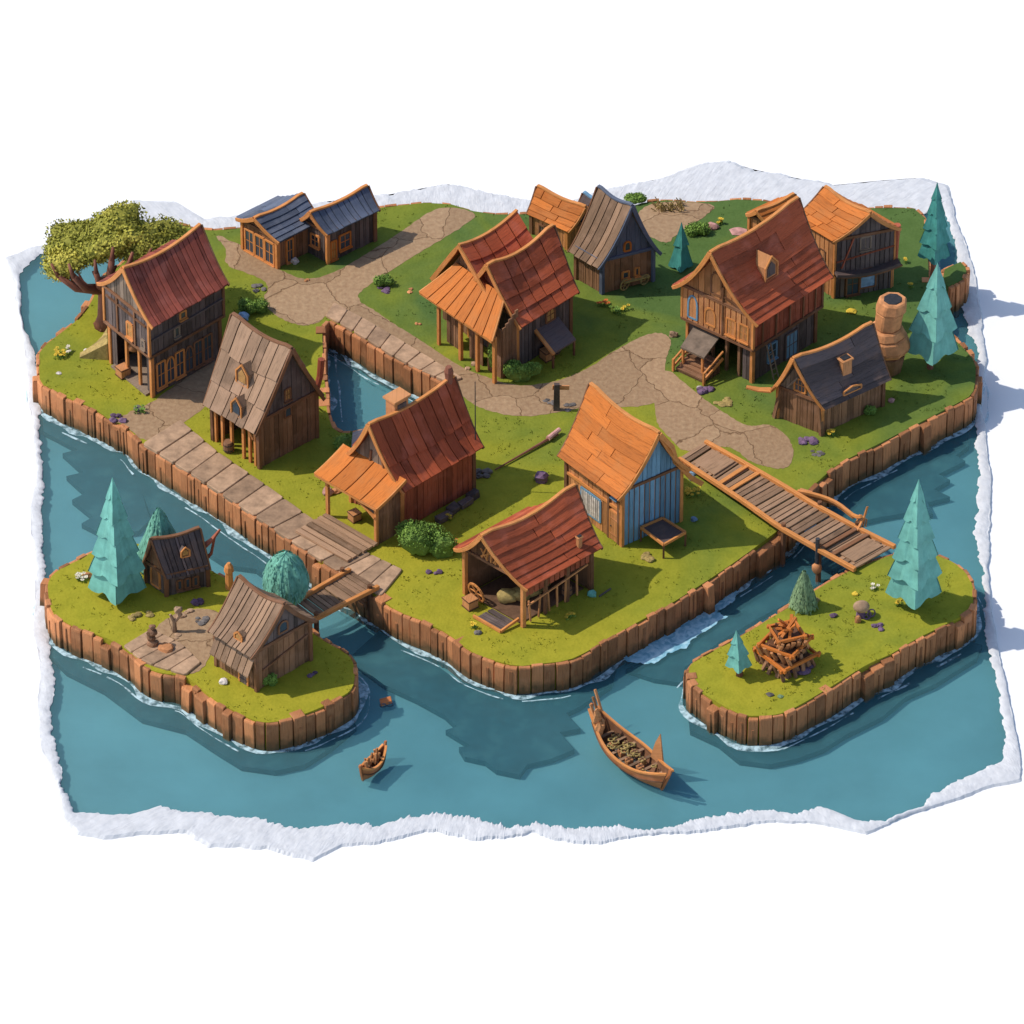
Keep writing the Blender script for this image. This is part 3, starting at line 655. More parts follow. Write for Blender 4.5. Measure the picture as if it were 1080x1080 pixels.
def porch_roof(h, mat, r0, r1, z0, z1, c0=-.08, c1=1.08, name='porch_roof', n=7, grain='b', trim='trim', sag=.0, t0=1.0):
    """lean-to roof in front of the visible gable: from r=r0 (wall) out to r=r1 (<0)"""
    O, RA, CA = h.O, h.RA, h.CA
    def S(c, s):
        r = r0+(r1-r0)*s; z = z0+(z1-z0)*(s-sag*math.sin(math.pi*s)*.0+sag*s*(1-s))
        def Q(cc, rr_): return O+RA*rr_+CA*(.5*(c0+c1)+(cc-.5*(c0+c1))*(t0+(1-t0)*(rr_-r0)/(r1-r0)))+Z*(z0+(z1-z0)*((rr_-r0)/(r1-r0)+sag*((rr_-r0)/(r1-r0))*(1-(rr_-r0)/(r1-r0))))
        p = Q(c, r); nn_ = (Q(c+.01, r)-Q(c-.01, r)).cross(Q(c, r+.01)-Q(c, r-.01)).normalized()
        if nn_.z < 0: nn_ = -nn_
        return p, nn_
    mb = MB(); mb.strip(S, c0, c1, 0, 1, 4, 5, .05, 0.0)
    for i in range(n):
        a = c0+(c1-c0)*i/n; b = c0+(c1-c0)*(i+1)/n; mb.strip(S, a+.008, b-.008, 0, 1+U(-.01, .03), 2, 5, .08, None, 'b', .05, .06)
    o = mb.build(name, mat, h.root, bevel=.015)
    for cc in (c0, c1): mb = MB(); mb.sweep([S(cc, s/6)[0] for s in range(7)], .12, .26, .6); mb.build('barge_board', trim, o)
    mb = MB(); mb.sweep([S(c0, 1)[0]-Z*.02, S(c1, 1)[0]-Z*.02], .12, .2, .5); mb.build('eave_board', trim, o)
    return S
# -------- H1 tall dark timber house, left
h = house('timber_house', 'tall dark grey timber house with a maroon plank roof beside the big brown tree', (160,421), (114,383), (236,377), 78, 116, 'u', 'maroon_roof', 'dark_wood', 'dark_wood', gab='grey_wood', style='down', nb=17, split=44, ins=.04, oc=.12, orr=.02, tip=12, k=.4, openg=True, prow=.01, npl=13)
window(h, 's', .45, h.hw*.80, .55, .6, pane='pane', mull=0); window(h, 's', .36, h.hw*.62, .45, .8, 'grey_wood', mull=0)
window(h, 'g', .42, h.hw*.60, .7, 1.25, 'trim', 'amber_pane'); window(h, 'g', .12, h.hw*.60, .4, .7, 'grey_wood')
for x in (.12, .26, .40, .54, .68, .82): window(h, 's', x, .5, .8, 2.2, 'dark_trim' if x > .5 else 'trim', 'pane', arch=x in (.26, .54), inset=.04, mull=1)
crossbeams(h, 's', [(.02, h.hw*.74, 1, h.hw*.76)], 'dark_wood')
crossbeams(h, 'g', [(.05, h.hw*.9, .95, h.hw*.9), (.3, h.zs, .3, h.hw), (.7, h.zs, .7, h.hw)], 'dark_trim')
for x in (.3, .62): 
    mb = MB(); p = h.P(0, x, 0, .04); mb.beam(p, p+Z*h.zs, .2, .2, .6, side=h.rn); mb.build('porch_post', 'trim', h.root)
mb = MB(); q = [h.P(-.02, .1, .02), h.P(.5, .1, .02), h.P(.5, .9, .02), h.P(-.02, .9, .02)]; mb.prism(q, [p+Z*.15 for p in q]); mb.build('porch_floor', 'grey_wood', h.root)
mb = MB(); mb.blob(h.P(.1, .55, 2.5), .45, .3, .4, .15, 1.5); mb.build('hanging_sack', 'orange_stone', h.root, smooth=True)
# -------- H2 grey two tier house
h = house('timber_house', 'narrow grey house with three roof tiers of weathered boards beside the pond', (274,493), (226,464), (333,461), 38, 110, 'v', 'tan_roof', 'brown_wood', 'dark_wood', trim='dark_trim', style='down', nb=6, tiers=3, oc=.10, orr=.06, tip=8, k=.06, openg=False, gab='dark_wood', npl=12, opens=True)
for x in (.08, .2, .34, .6, .8, .95):
    mb = MB(); p = h.P(x, 0, 0); mb.beam(p, p+Z*h.hw, .2, .2, .6, side=h.rn); mb.build('porch_post', 'trim', h.root)
mb = MB(); mb.sweep([h.P(.1, 0, h.hw*.55)+h.ns*.1, h.P(.3, 0, h.hw*.83)+h.ns*.1, h.P(.5, 0, h.hw*.9)+h.ns*.1, h.P(.75, 0, h.hw*.85)+h.ns*.1], .12, .15, .8); mb.build('porch_arch', 'trim', h.root)
window(h, 'g', .5, h.hr*.52, .5, 1.0, 'dark_trim', 'amber_pane'); window(h, 'g', .5, h.hr*.36, .6, .9, 'dark_trim', 'pane', arch=True, mull=0)
def dormer(h, r, s, w, hh, mat, pane, name='dormer', d=.8):
    p, n = h.S(r, s); t = h.rn; mb = MB(); out = h.ns
    base = p+Z*.0; pts = [base-t*w/2, base-t*w/2+Z*hh*.6, base+Z*hh, base+t*w/2+Z*hh*.6, base+t*w/2]
    pts = [q+out*.15 for q in pts]; back = [q-out*d for q in pts]
    mb.prism(back, pts, .5); o = mb.build(name, mat, h.roof)
    mb = MB(); c = base+out*.20
    for a, b in zip(pts, pts[1:]+[pts[0]]): mb.beam(a+out*.05, b+out*.05, .1, .12, .6, side=out)
    mb.build('frame', 'trim', o)
    mb = MB(); ip = [c+(q-out*.15-base)*.62+Z*hh*.15 for q in pts]; mb.prism([q-out*.1 for q in ip], [q+out*.01 for q in ip], .5); mb.build('pane', pane, o)
    return o
dormer(h, .5, .56, 1.15, 1.8, 'brown_roof', 'amber_pane'); dormer(h, .40, .90, 1.0, 1.6, 'brown_roof', 'pane')
mb = MB(); p = h.P(.0, 1.0, 0); mb.tube([p+h.CA*.02+Z*4.0, p+h.CA*.1+Z*5.2, p+h.CA*.13+Z*6.6], [.22, .24, .26], 8); mb.build('chimney_pipe', 'red_wood', h.roof)
# -------- H3 red barn house
h = house('timber_house', 'red brown barn house with an orange porch roof and plank deck beside the pond', (424,559), (372,529), (498,516), 44, 98, 'u', 'red_roof', 'red_wood', 'red_wood', style='down', nb=9, tiers=2, oc=.13, orr=.06, tip=9, k=.35, gab='grey_wood', openg=True, prow=.03)
porch_roof(h, 'orange_roof', 0, -.42, h.hw*1.10, h.hw*.84, -.1, 1.15, n=4, sag=.3)
for c in (.0, .98):
    mb = MB(); p = h.P(-.36, c, 0); mb.beam(p, p+Z*h.hw*.84, .24, .24, .6, side=h.rn, jit=.02); mb.build('porch_post', 'trim', h.root)
mb = MB(); mb.sweep([h.P(-.38, c/8, h.hw*(.82-.24*(1-c/8)**3)) for c in range(9)], .16, .2, .7); mb.build('porch_arch', 'trim', h.root)
mb = MB()
for i in range(8):
    x = i/8; q = [h.P(-.36+x*.36, -.02, .0), h.P(-.36+(x+.11)*.36, -.02, .0), h.P(-.36+(x+.11)*.36, -.02, h.hw*.80)]
    a = h.P(-.36+x*.36, 0, 0); b = h.P(-.36+(x+.11)*.36, 0, 0); mb.prism([a, b, b+h.ns*.08, a+h.ns*.08], [a+Z*h.hw*.84, b+Z*h.hw*.86, b+Z*h.hw*.86+h.ns*.08, a+Z*h.hw*.84+h.ns*.08], None, Z)
mb.build('porch_wall', 'brown_wood', h.root)
mb = MB()
for i in range(6):
    r0 = -.40-.075*i; a = h.P(r0, -.05, .28); b = h.P(r0, 1.0, .28); mb.beam(a, b, .38, .16, None, jit=.03)
mb.build('porch_deck', 'deck', h.root)
door(h, 'g', .55, 1.5, 2.4, 'dark_wood', frame='trim')
crossbeams(h, 'g', [(.3, h.hw, .42, h.hr*.78), (.62, h.hw, .58, h.hr*.72)], 'dark_trim')
p = h.P(.38, .62, 0); mb = MB(); mb.beam(p+Z*h.hr*.7, p+Z*(h.hr*1.12), 1.3, .9, .6, side=h.rn); mb.beam(p+Z*(h.hr*1.12), p+Z*(h.hr*1.14), 1.6, 1.2, .9, side=h.rn); ch = mb.build('chimney', 'ochre_wood', h.roof)
mb = MB(); mb.beam(p+h.ns*.48+Z*h.hr*.85, p+h.ns*.48+Z*h.hr*1.08, .8, .08, .3, side=h.rn); mb.build('chimney_panel', 'dark_wood', ch)
mb = MB(); a = h.P(.05, .78, h.hw+.3); mb.prism([a, h.P(.3, .78, h.hw+.3), h.P(.3, 1.1, h.hw*.9), h.P(.05, 1.1, h.hw*.9)], [a+Z*2.2, h.P(.3, .78, h.hw+2.4), h.P(.3, 1.05, h.hw+1.2), h.P(.05, 1.05, h.hw+1.6)]); mb.build('back_dormer', 'blue_roof', h.roof)
mb = MB(); p = h.P(1.03, .5, h.hr); mb.tube([p-Z*.4, p+Z*.5, p+Z*1.2, p+Z*1.6], [.32, .26, .34, .22], 8); mb.build('ridge_statue', 'bark', h.roof)
mb = MB(); p = h.P(1.02, -.04, 0); mb.tube([p+Z*h.hw*.8, p+Z*(h.hw+5.3)], [.05, .03], 6); mb.build('pole', 'iron', h.root)
mb = MB()
for (r, c, s_) in ((.42, -.25, .9), (.58, -.2, .7), (.75, -.22, .8), (.9, -.15, .6)):
    p = h.P(r, c, .25); mb.beam(p-h.rn*s_*.7, p+h.rn*s_*.7, .6, .5, None, jit=.08)
tag(mb.build('timber_pile', 'dark_wood', bevel=.03), 'stack of dark squared timbers against the right wall of the red barn', 'timber')
# -------- H4 open barn front
h = house('open_barn', 'open sided barn with a dark red roof on the front corner of the island', (552,660), (492,626), (622,621), 44, 84, 'u', 'red_roof', 'brown_wood', 'brown_wood', style='along', nb=7, oc=.13, orr=.06, tip=12, k=.4, openg=True, opens=True, gab='dark_trim', prow=.1, cat='barn', npl=10)
for r in (.0, .33, .66, 1.0):
    mb = MB(); p = h.P(r, 0, 0); mb.beam(p, p+Z*h.hw, .26, .24, .5, side=h.rn, jit=.02); mb.build('side_post', 'dark_trim', h.root, bevel=.02)
mb = MB()
for i in range(13):
    a = h.P(i/13+.01, 0, h.hw*.62)+h.cn*.05; b = h.P((i+1)/13-.01, 0, h.hw*.62)+h.cn*.05; mb.prism([a, b, b+h.ns*.1, a+h.ns*.1], [a+Z*h.hw*.36, b+Z*h.hw*.36, b+Z*h.hw*.36+h.ns*.1, a+Z*h.hw*.36+h.ns*.1], None, Z)
mb.build('side_boarding', 'red_wood', h.root)
mb = MB(); mb.beam(h.P(.05, 0, h.hw*.42)+h.ns*.1, h.P(.95, 0, h.hw*.6)+h.ns*.1, .1, .12, .9)
for x in (.1, .22, .38, .5, .62, .8): mb.beam(h.P(x, 0, .1)+h.ns*.05, h.P(x+U(-.03, .03), 0, h.hw*.5)+h.ns*.05, .12, .1, None, side=h.rn)
mb.build('side_rail', 'ochre_wood', h.root)
for i in range(6):   # carved lattice in the gable
    x = .3+.4*i/5; crossbeams(h, 'g', [(x, h.hw+.15, .5+(x-.5)*.3, h.rz(0, .5+(x-.5)*.5)-.3)], 'trim', 'gable_lattice', .11)
for (a, b, c, d) in ((.28, .2, .5, .55), (.5, .2, .38, .55), (.72, .2, .5, .5), (.6, .1, .72, .3)): crossbeams(h, 'g', [(a, h.hw+b, c, h.hw+d+.6)], 'trim', 'gable_lattice', .1)
mb = MB(); q = [h.P(-.0, .05, .02), h.P(.95, .05, .02), h.P(.95, .95, .02), h.P(0, .95, .02)]; mb.prism(q, [p+Z*.1 for p in q]); mb.build('floor', 'soil', h.root)
mb = MB(); 
for i in range(6): a = h.P(-.04-.04*i, .12, .08); b = h.P(-.04-.04*i, .52, .08); mb.beam(a, b, .2, .1, None, jit=.03)
mb.build('entry_deck', 'dark_wood', h.root)
mb = MB(); mb.beam(h.P(-.27, .08, .15), h.P(-.27, .56, .15), .14, .22, .8); mb.beam(h.P(-.27, .08, .15), h.P(0, .08, .4), .14, .22, .8); mb.build('entry_rail', 'trim', h.root)
chimney_on(h, .80, .78, .38, .9)
def wheel(mb, c, r, ax, w=.1, n=16, sp=6):
    ax = Vector(ax).normalized(); a = ax.cross(Z).normalized(); b = ax.cross(a)
    pts = [c+a*r*math.cos(2*math.pi*i/n)+b*r*math.sin(2*math.pi*i/n) for i in range(n+1)]
    for p, q in zip(pts[:-1], pts[1:]): mb.beam(p, q, w, w, .5, side=ax)
    for i in range(sp): t = 2*math.pi*i/sp; mb.beam(c, c+a*r*math.cos(t)+b*r*math.sin(t), w*.6, w*.5, .5, side=ax)
t_ = thing('spare_cart_wheel', 'wooden spoked wheel leaning at the open front of the barn', 'wheel', at(505,632)); mb = MB(); wheel(mb, h.P(-.04, .78, .85), .75, h.rn+Z*.2, .13, 16, 6); mb.build('spoked_wheel', 'trim', t_)
t_ = thing('hay_bale', 'pile of straw inside the open barn', 'hay', h.P(.2, .6, .12)); mb = MB()
for i in range(5): mb.blob(h.P(.2+.12*i, .55+U(-.15, .15), .5), .8, .6, .5, .3, 2)
mb.build('straw_heap', 'hay', t_, smooth=True)
# -------- H5 orange roof, blue wall
h = house('timber_house', 'house with a bright orange plank roof and blue boarded gable beside the long bridge', (656,575), (599,533), (716,549), 52, 108, 'v', 'orange_roof', 'ochre_wood', 'ochre_wood', style='along', nb=8, oc=.12, orr=.05, tip=10, k=.35, gab='blue_wood', prow=.06, npl=12)
mb = MB()      # blue boards over the lower part of the gable wall
for i in range(11):
    a = h.P(0, i/11+.012, .02)+h.ng*.08; b = h.P(0, (i+1)/11-.012, .02)+h.ng*.08; mb.prism([a, b, b+h.ng*.07, a+h.ng*.07], [a+Z*(h.hw-.15), b+Z*(h.hw-.15), b+Z*(h.hw-.15)+h.ng*.07, a+Z*(h.hw-.15)+h.ng*.07], None, Z)
mb.build('blue_boarding', 'blue_wood', h.root)
n_ = h.ns; mb = MB(); mb.beam(h.P(.0, 0, h.hw*.62)+n_*.12, h.P(1, 0, h.hw*.62)+n_*.12, .14, .22, .7); mb.build('mid_rail', 'trim', h.root)
for x in (.22, .04): mb = MB(); mb.beam(h.P(x, 0, 0)+n_*.12, h.P(x, 0, h.hw)+n_*.12, .2, .16, .6, side=h.rn); mb.build('side_post', 'dark_trim', h.root)
w_ = window(h, 's', .55, .75, 2.1, 1.9, 'blue_wood', 'pane', mull=0, name='shuttered_window')
mb = MB(); c = wallpt(h, 's', .55, .75)
for i in range(9): a = c+h.rn*(2.0*((i+.5)/9-.5)); mb.beam(a+n_*.05+Z*.08, a+n_*.05+Z*1.82, .15, .06, None, side=h.rn)
mb.build('slat_shutter', 'pale_stone', w_)
window(h, 's', .12, h.hw*.78, .5, .4, 'blue_wood', 'pane', mull=0)
door(h, 's', .12, .9, 2.5, 'ochre_wood')
# swooping rail from the house eave
mb = MB(); E = h.S(0.0, 0)[0]; mb.sweep([at(693,452,H+8.4) if False else E, E+(at(716,492, H)-at(694,560,H))*0+h.CA*.22-Z*1.6, h.P(-.03, .9, h.hw+.6), h.P(-.05, 1.15, h.hw*.75), h.P(-.05, 1.35, h.hw*.55)], .3, .35, .6, w1=.2); mb.build('swept_eave', 'trim', h.roof)
# -------- H6 top centre house with tile roof and big orange lean-to
h = house('timber_house', 'large house with red square tiles and a big orange lean-to roof, top centre', (545,388), (497,355), (600,354), 46, 92, 'u', 'red_roof', 'dark_wood', 'dark_wood', style='tile', nb=5, tiers=4, oc=.14, orr=.05, tip=12, k=.25, gab='red_wood', prow=.06)
mb = MB(); 
h6 = h
S_ = porch_roof(h, 'orange_roof', -.04, -.52, h.hr*.80, h.hw*.88, -.06, 1.52, n=8, sag=.10, t0=.66)
for c in (-.02, .35, .72, 1.2):
    mb = MB(); p = h.P(-.44, c, 0); mb.beam(p, p+Z*h.hw*.9, .24, .24, .6, side=h.rn, jit=.02); mb.build('porch_post', 'trim', h.root)
mb = MB()
for i in range(12):
    a = h.P(-.3, -.02+1.2*i/12, 0); b = h.P(-.3, -.02+1.2*(i+.9)/12, 0)
    if i in (3, 7, 8): continue
    mb.prism([a, b, b+h.ng*.1, a+h.ng*.1], [p+Z*h.hw*.95 for p in (a, b, b+h.ng*.1, a+h.ng*.1)], None, Z)
for i in range(5):
    a = h.P(-.3+.06*i, -.02, 0); b = h.P(-.3+.06*(i+.9), -.02, 0); mb.prism([a, b, b+h.ns*.1, a+h.ns*.1], [p+Z*h.hw*(.98+.05*i) for p in (a, b, b+h.ns*.1, a+h.ns*.1)], None, Z)
mb.build('porch_wall', 'brown_wood', h.root)
# rear wing ridge: second roof behind
OB = h.P(0, .78, 0)
def S2(r, s):
    def Q(a, b): return h.O+h.RA*(-.12+a*1.1)+h.CA*(1.12-b*.62)+Z*(h.hr*1.02-h.hr*.36*b+.5*(2*a-1)**2)
    p = Q(r, s); n = (Q(r+.01, s)-Q(r-.01, s)).cross(Q(r, s+.01)-Q(r, s-.01)).normalized(); return p, (n if n.z > 0 else -n)
def S3(r, s):
    def Q(a, b): return h.O+h.RA*(-.12+a*1.1)+h.CA*(1.12+b*.6)+Z*(h.hr*1.02-h.hr*.62*b+.2*h.hr*b*b*0+.5*(2*a-1)**2)
    p = Q(r, s); n = (Q(r+.01, s)-Q(r-.01, s)).cross(Q(r, s+.01)-Q(r, s-.01)).normalized(); return p, (n if n.z > 0 else -n)
mb = MB()
for S in (S2, S3):
    mb.strip(S, 0, 1, 0, 1, 6, 3, .05, 0)
    for j in range(3):
        for i in range(5): mb.strip(S, i/5+.008, (i+1)/5-.008, j/3, (j+1)/3, 2, 2, .08, None, 'a', .05, .14)
rw = mb.build('rear_roof', 'red_roof', h.root)
mb = MB(); mb.sweep([S2(0, 1-s/4)[0]-h.rn*.05 for s in range(5)]+[S3(0, s/6)[0]-h.rn*.05 for s in range(1, 7)], .14, .34, .6, side=h.rn); mb.sweep([S2(s/8, 0)[0]+Z*.12 for s in range(9)], .22, .15, .6); mb.build('barge_board', 'trim', rw)
hh_ = h.hr; zz = lambda c: max(.5, hh_*1.0-hh_*.62*abs(c-1.12)/.6)
for r in (0, .95):
    mb = MB()
    for i in range(8):
        c0, c1 = 1.0+.62*i/8, 1.0+.62*(i+1)/8-.01
        a, b = h.P(r, c0, 0), h.P(r, c1, 0); mb.prism([a, b, b+h.ng*.1, a+h.ng*.1], [a+Z*zz(c0), b+Z*zz(c1), b+Z*zz(c1)+h.ng*.1, a+Z*zz(c0)+h.ng*.1], None, Z)
    mb.build('rear_wall', 'brown_wood', h.root)
mb = MB(); a = h.P(.35, 0, 2.3); q = [a, h.P(.78, 0, 2.3), h.P(.78, -.4, 1.3), h.P(.35, -.4, 1.3)]; mb.prism(q, [p+Z*.14 for p in q]); mb.build('side_awning', 'slate_roof', h.root)
mb = MB(); mb.beam(h.P(.34, .0, 2.45), h.P(.34, -.42, 1.4), .25, .16, .6); mb.build('awning_trim', 'trim', h.root)
for c in (.36, .76): mb = MB(); p = h.P(c, -.38, 0); mb.beam(p, p+Z*1.3, .14, .14, .5, side=h.rn); mb.build('awning_post', 'dark_trim', h.root)
window(h, 's', .62, h.hw*.55, .9, 1.1, 'dark_trim', 'amber_pane', arch=True)
# -------- H7 small dark house
h = house('timber_house', 'small steep house with grey brown roof and dark blue gable, behind the tiled house', (635,309), (609,294), (687,296), 27, 84, 'v', 'brown_roof', 'brown_wood', 'brown_wood', trim='blue_roof', style='down', nb=5, oc=.12, orr=.10, tip=6, k=.3, gab='blue_roof', prow=.05, npl=8)
window(h, 'g', .48, h.hr*.47, .5, .8, 'orange_roof', 'pane', arch=True, mull=0); window(h, 'g', .45, h.hw*.3, .5, .6, 'trim', 'pane', mull=0)
window(h, 'g', .68, h.hw*.3, .3, .7, 'trim', 'pane', mull=0)
t_ = thing('cart', 'tangle of an old cart with curled wheels against the small dark blue house', 'cart', at(668,306)); mb = MB(); p = at(662,306)
wheel(mb, at(659,306)+Z*.5, .45, (1, -1, 0), .08); wheel(mb, at(680,300)+Z*.45, .4, (1, -1, 0), .08); mb.beam(at(657,305)+Z*.7, at(684,298)+Z*.7, .5, .12); mb.build('cart_frame', 'hay', t_)
# -------- H8 back small orange
h = house('timber_house', 'small orange roofed cottage at the top edge behind the tiled house', (598,262), (562,246), (622,250), 18, 38, 'v', 'orange_roof', 'ochre_wood', 'ochre_wood', style='along', nb=4, oc=.1, orr=.1, tip=4, gab='blue_roof', npl=7)
window(h, 's', .4, .35, .7, .8, 'dark_trim', 'pane'); window(h, 's', .7, .35, .5, .8, 'dark_trim', 'pane')
h = house('timber_house', 'little dark cottage half hidden at the top edge behind the small steep house', (622,256), (606,248), (646,246), 16, 36, 'v', 'slate_roof', 'dark_wood', trim='blue_wood', style='along', nb=4, tip=3, npl=6)
window(h, 'g', .5, .4, .6, .7, 'grey_wood', 'pane')
# -------- H9 big brown house
h = house('timber_house', 'biggest house, with long red roof, ochre gable and wooden steps, on the right', (793,406), (720,372), (864,360), 66, 124, 'u', 'red_roof', 'dark_wood', 'red_wood', style='along', nb=9, split=37, ins=.045, oc=.10, orr=.05, tip=9, k=.38, gab='ochre_wood', prow=.07, npl=13, openg=True)
M['red_wood']
mb = MB()
for i in range(13):
    a = h.P(0, i/13+.008, h.zs+.12)+h.ng*.075; b = h.P(0, (i+1)/13-.008, h.zs+.12)+h.ng*.075; mb.prism([a, b, b+h.ng*.06, a+h.ng*.06], [p+Z*(h.hw-h.zs-.2) for p in (a, b, b+h.ng*.06, a+h.ng*.06)], None, Z)
mb.build('front_boarding', 'ochre_wood', h.root)
for x, w in ((.12, .8), (.3, .8)): window(h, 'g', x, h.zs+.45, w, 1.4, 'trim', 'amber_pane')
window(h, 'g', .6, h.zs+.5, .9, 1.5, 'trim', 'ochre_wood', arch=True, mull=0); window(h, 'g', .52, h.hw+.5, .9, 1.9, 'dark_trim', 'ochre_wood', arch=True, mull=0)
window(h, 'g', .85, h.zs+.4, .8, 2.0, 'blue_wood', 'ochre_wood', arch=True, mull=0)
crossbeams(h, 'g', [(.42, h.zs+.1, .42, h.hw+1.4), (.02, h.hw*.99, .4, h.hw*1.1)], 'dark_trim')
for x in (.12, .32, .52, .72, .9): crossbeams(h, 's', [(x, h.zs, x, h.hw)], 'dark_trim', w=.12)
for c in (.2, .4, .62, .82):
    mb = MB(); p = h.P(0, c, 0, .045); mb.beam(p, p+Z*h.zs, .22, .22, .5, side=h.rn, jit=.02); mb.build('porch_post', 'brown_wood', h.root)
window(h, 's', .3, 1.0, .9, 1.4, 'blue_wood', 'pane', inset=.045); window(h, 's', .62, .1, 1.3, 2.2, 'dark_wood', 'blue_wood', inset=.045, name='barn_door', mull=2)
dormer(h, .42, .52, 1.3, 2.0, 'ochre_wood', 'dark_wood', name='roof_hatch', d=1.6)
# porch canopy and stair
mb = MB(); q = [h.P(.02, .5, 2.6), h.P(.02, .86, 2.6), h.P(-.24, .80, 1.9), h.P(-.24, .46, 1.9)]; mb.prism(q, [p+Z*.15 for p in q]); mb.build('porch_canopy', 'grey_wood', h.root)
for c in (.5, .78): mb = MB(); p = h.P(-.22, c, 0); mb.beam(p, p+Z*1.95, .16, .16, .5, side=h.rn); mb.build('canopy_post', 'trim', h.root)
for i in range(5):
    mb = MB(); a = h.P(-.06-.05*i, .42, 1.0-.18*i); b = h.P(-.06-.05*i, .82, 1.0-.18*i); mb.beam(a, b, .42, .16, None, jit=.03); mb.beam(a-Z*(.5-.09*i), b-Z*(.5-.09*i), .3, .9-.17*i, .1); mb.build('step', 'brown_wood', h.root)
for c in (.4, .84): mb = MB(); mb.beam(h.P(-.02, c, 1.9), h.P(-.3, c, 1.0), .12, .14); mb.beam(h.P(-.3, c, 0), h.P(-.3, c, 1.1), .16, .16, side=h.rn); mb.beam(h.P(-.02, c, 1.3), h.P(-.3, c, .4), .1, .2); mb.build('stair_rail', 'trim', h.root)
t_ = thing('ladder', 'thin ladder leaning on the right wall of the biggest house', 'ladder', h.P(.32, -.1, 0)); mb = MB()
for d_ in (0, .5): mb.beam(h.P(.2, -.12, 0)+h.rn*d_, h.P(.2, -.03, 3.0)+h.rn*(d_*.8-.2), .08, .08, .7, side=h.rn)
for i in range(6): z = .4+.42*i; mb.beam(h.P(.2, -.12+.09*z/3, z)-h.rn*.0667*z, h.P(.2, -.12+.09*z/3, z)+h.rn*(.5-.1*z/3-.0667*z), .06, .06, .6)
mb.build('rungs', 'grey_wood', t_)
# -------- H10 top right house
h = house('timber_house', 'dark brown house with orange roof and long side ledge at the top right edge', (879,314), (842,292), (940,302), 58, 82, 'v', 'orange_roof', 'ochre_wood', 'dark_wood', style='along', nb=6, split=24, ins=.02, oc=.07, orr=.06, tip=6, gab='dark_wood', npl=12)
mb = MB()
for i in range(12):
    a = h.P(0, i/12+.008, 0)+h.ng*.08; b = h.P(0, (i+1)/12-.008, 0)+h.ng*.08; mb.prism([a, b, b+h.ng*.07, a+h.ng*.07], [p+Z*(h.hw*.97) for p in (a, b, b+h.ng*.07, a+h.ng*.07)], None, Z)
mb.build('front_boarding', 'dark_wood', h.root)
mb = MB()
for i in range(8):
    a = h.P(i/8+.01, 0, h.zs)+h.ns*.08; b = h.P((i+1)/8-.01, 0, h.zs)+h.ns*.08; mb.prism([a, b, b+h.ns*.07, a+h.ns*.07], [p+Z*(h.hw*.97-h.zs) for p in (a, b, b+h.ns*.07, a+h.ns*.07)], None, Z)
mb.build('side_boarding', 'ochre_wood', h.root)
mb = MB(); mb.sweep([h.P(-.09, x/8*1.1-.04, h.hw*.40+.35*(2*x/8-1)**2) for x in range(9)], .9, .22, .3); mb.build('ledge_roof', 'slate_roof', h.root)
mb = MB(); mb.sweep([h.P(-.19, x/8*1.1-.04, h.hw*.36+.35*(2*x/8-1)**2) for x in range(9)], .1, .16, .6); mb.build('ledge_trim', 'dark_trim', h.root)
window(h, 'g', .55, .5, 1.2, 1.5, 'dark_trim', 'blue_stone', arch=True, mull=0, inset=-.02); window(h, 'g', .3, .1, 1.0, 1.9, 'dark_trim', 'pane', inset=-.02)
window(h, 'g', .5, h.hw*.75, .8, 1.1, 'grey_wood', 'pane'); window(h, 's', .3, h.zs+.5, .6, 1.2, 'dark_trim', 'pane'); 
crossbeams(h, 'g', [(.0, h.hw*.62, 1, h.hw*.72), (.1, h.hw*.5, .3, h.hw*1.0)], 'red_wood')
mb = MB(); p = h.P(0, 1.06, h.hw*.8); mb.tube([p-Z*1.8, p, p+Z*1.3], [.15, .2, .28], 6); mb.build('downpipe', 'red_wood', h.root)
h = house('timber_house', 'orange roofed cottage peeking over the top edge behind the biggest house', (812,252), (792,242), (842,238), 14, 24, 'u', 'orange_roof', 'ochre_wood', style='along', nb=4, tip=4, npl=6)
# -------- H11 low dark roof house
h = house('timber_house', 'low house with a charcoal roof and tiny ochre chimney, in front of the biggest house', (866,457), (822,440), (929,428), 27, 72, 'u', 'slate_roof', 'brown_wood', 'dark_wood', style='along', nb=7, oc=.12, orr=.05, tip=8, k=.25, gab='grey_wood', prow=.08, npl=12)
window(h, 'g', .5, h.hw+.25, .9, 1.1, 'trim', 'pane', arch=True, mull=2); crossbeams(h, 'g', [(.2, h.hw+.2, .45, h.hw+1.4), (.8, h.hw+.2, .55, h.hw+1.4)], 'grey_wood')
chimney_on(h, .52, .45, .8, 1.0)
dormer(h, .45, .85, 1.6, .5, 'slate_roof', 'dark_wood', name='roof_light', d=.6)
for c in (-.06, 1.06): mb = MB(); mb.beam(h.P(-.03, c, 0), h.P(-.02, .5+(c-.5)*.8, h.hw), .35, .3, .3, side=h.rn, w1=.2); mb.build('buttress', 'brown_wood', h.root)
mb = MB(); S = h.Ss[1]; p = [S(0, s/8)[0] for s in range(9)]; e = p[-1]; mb.sweep(p[-3:]+[e+h.cn*.8-Z*.15-h.rn*.3, e+h.cn*1.6-Z*.1-h.rn*.6], .9, .12, .4, w1=.3); mb.build('swept_eave', 'trim', h.roof)
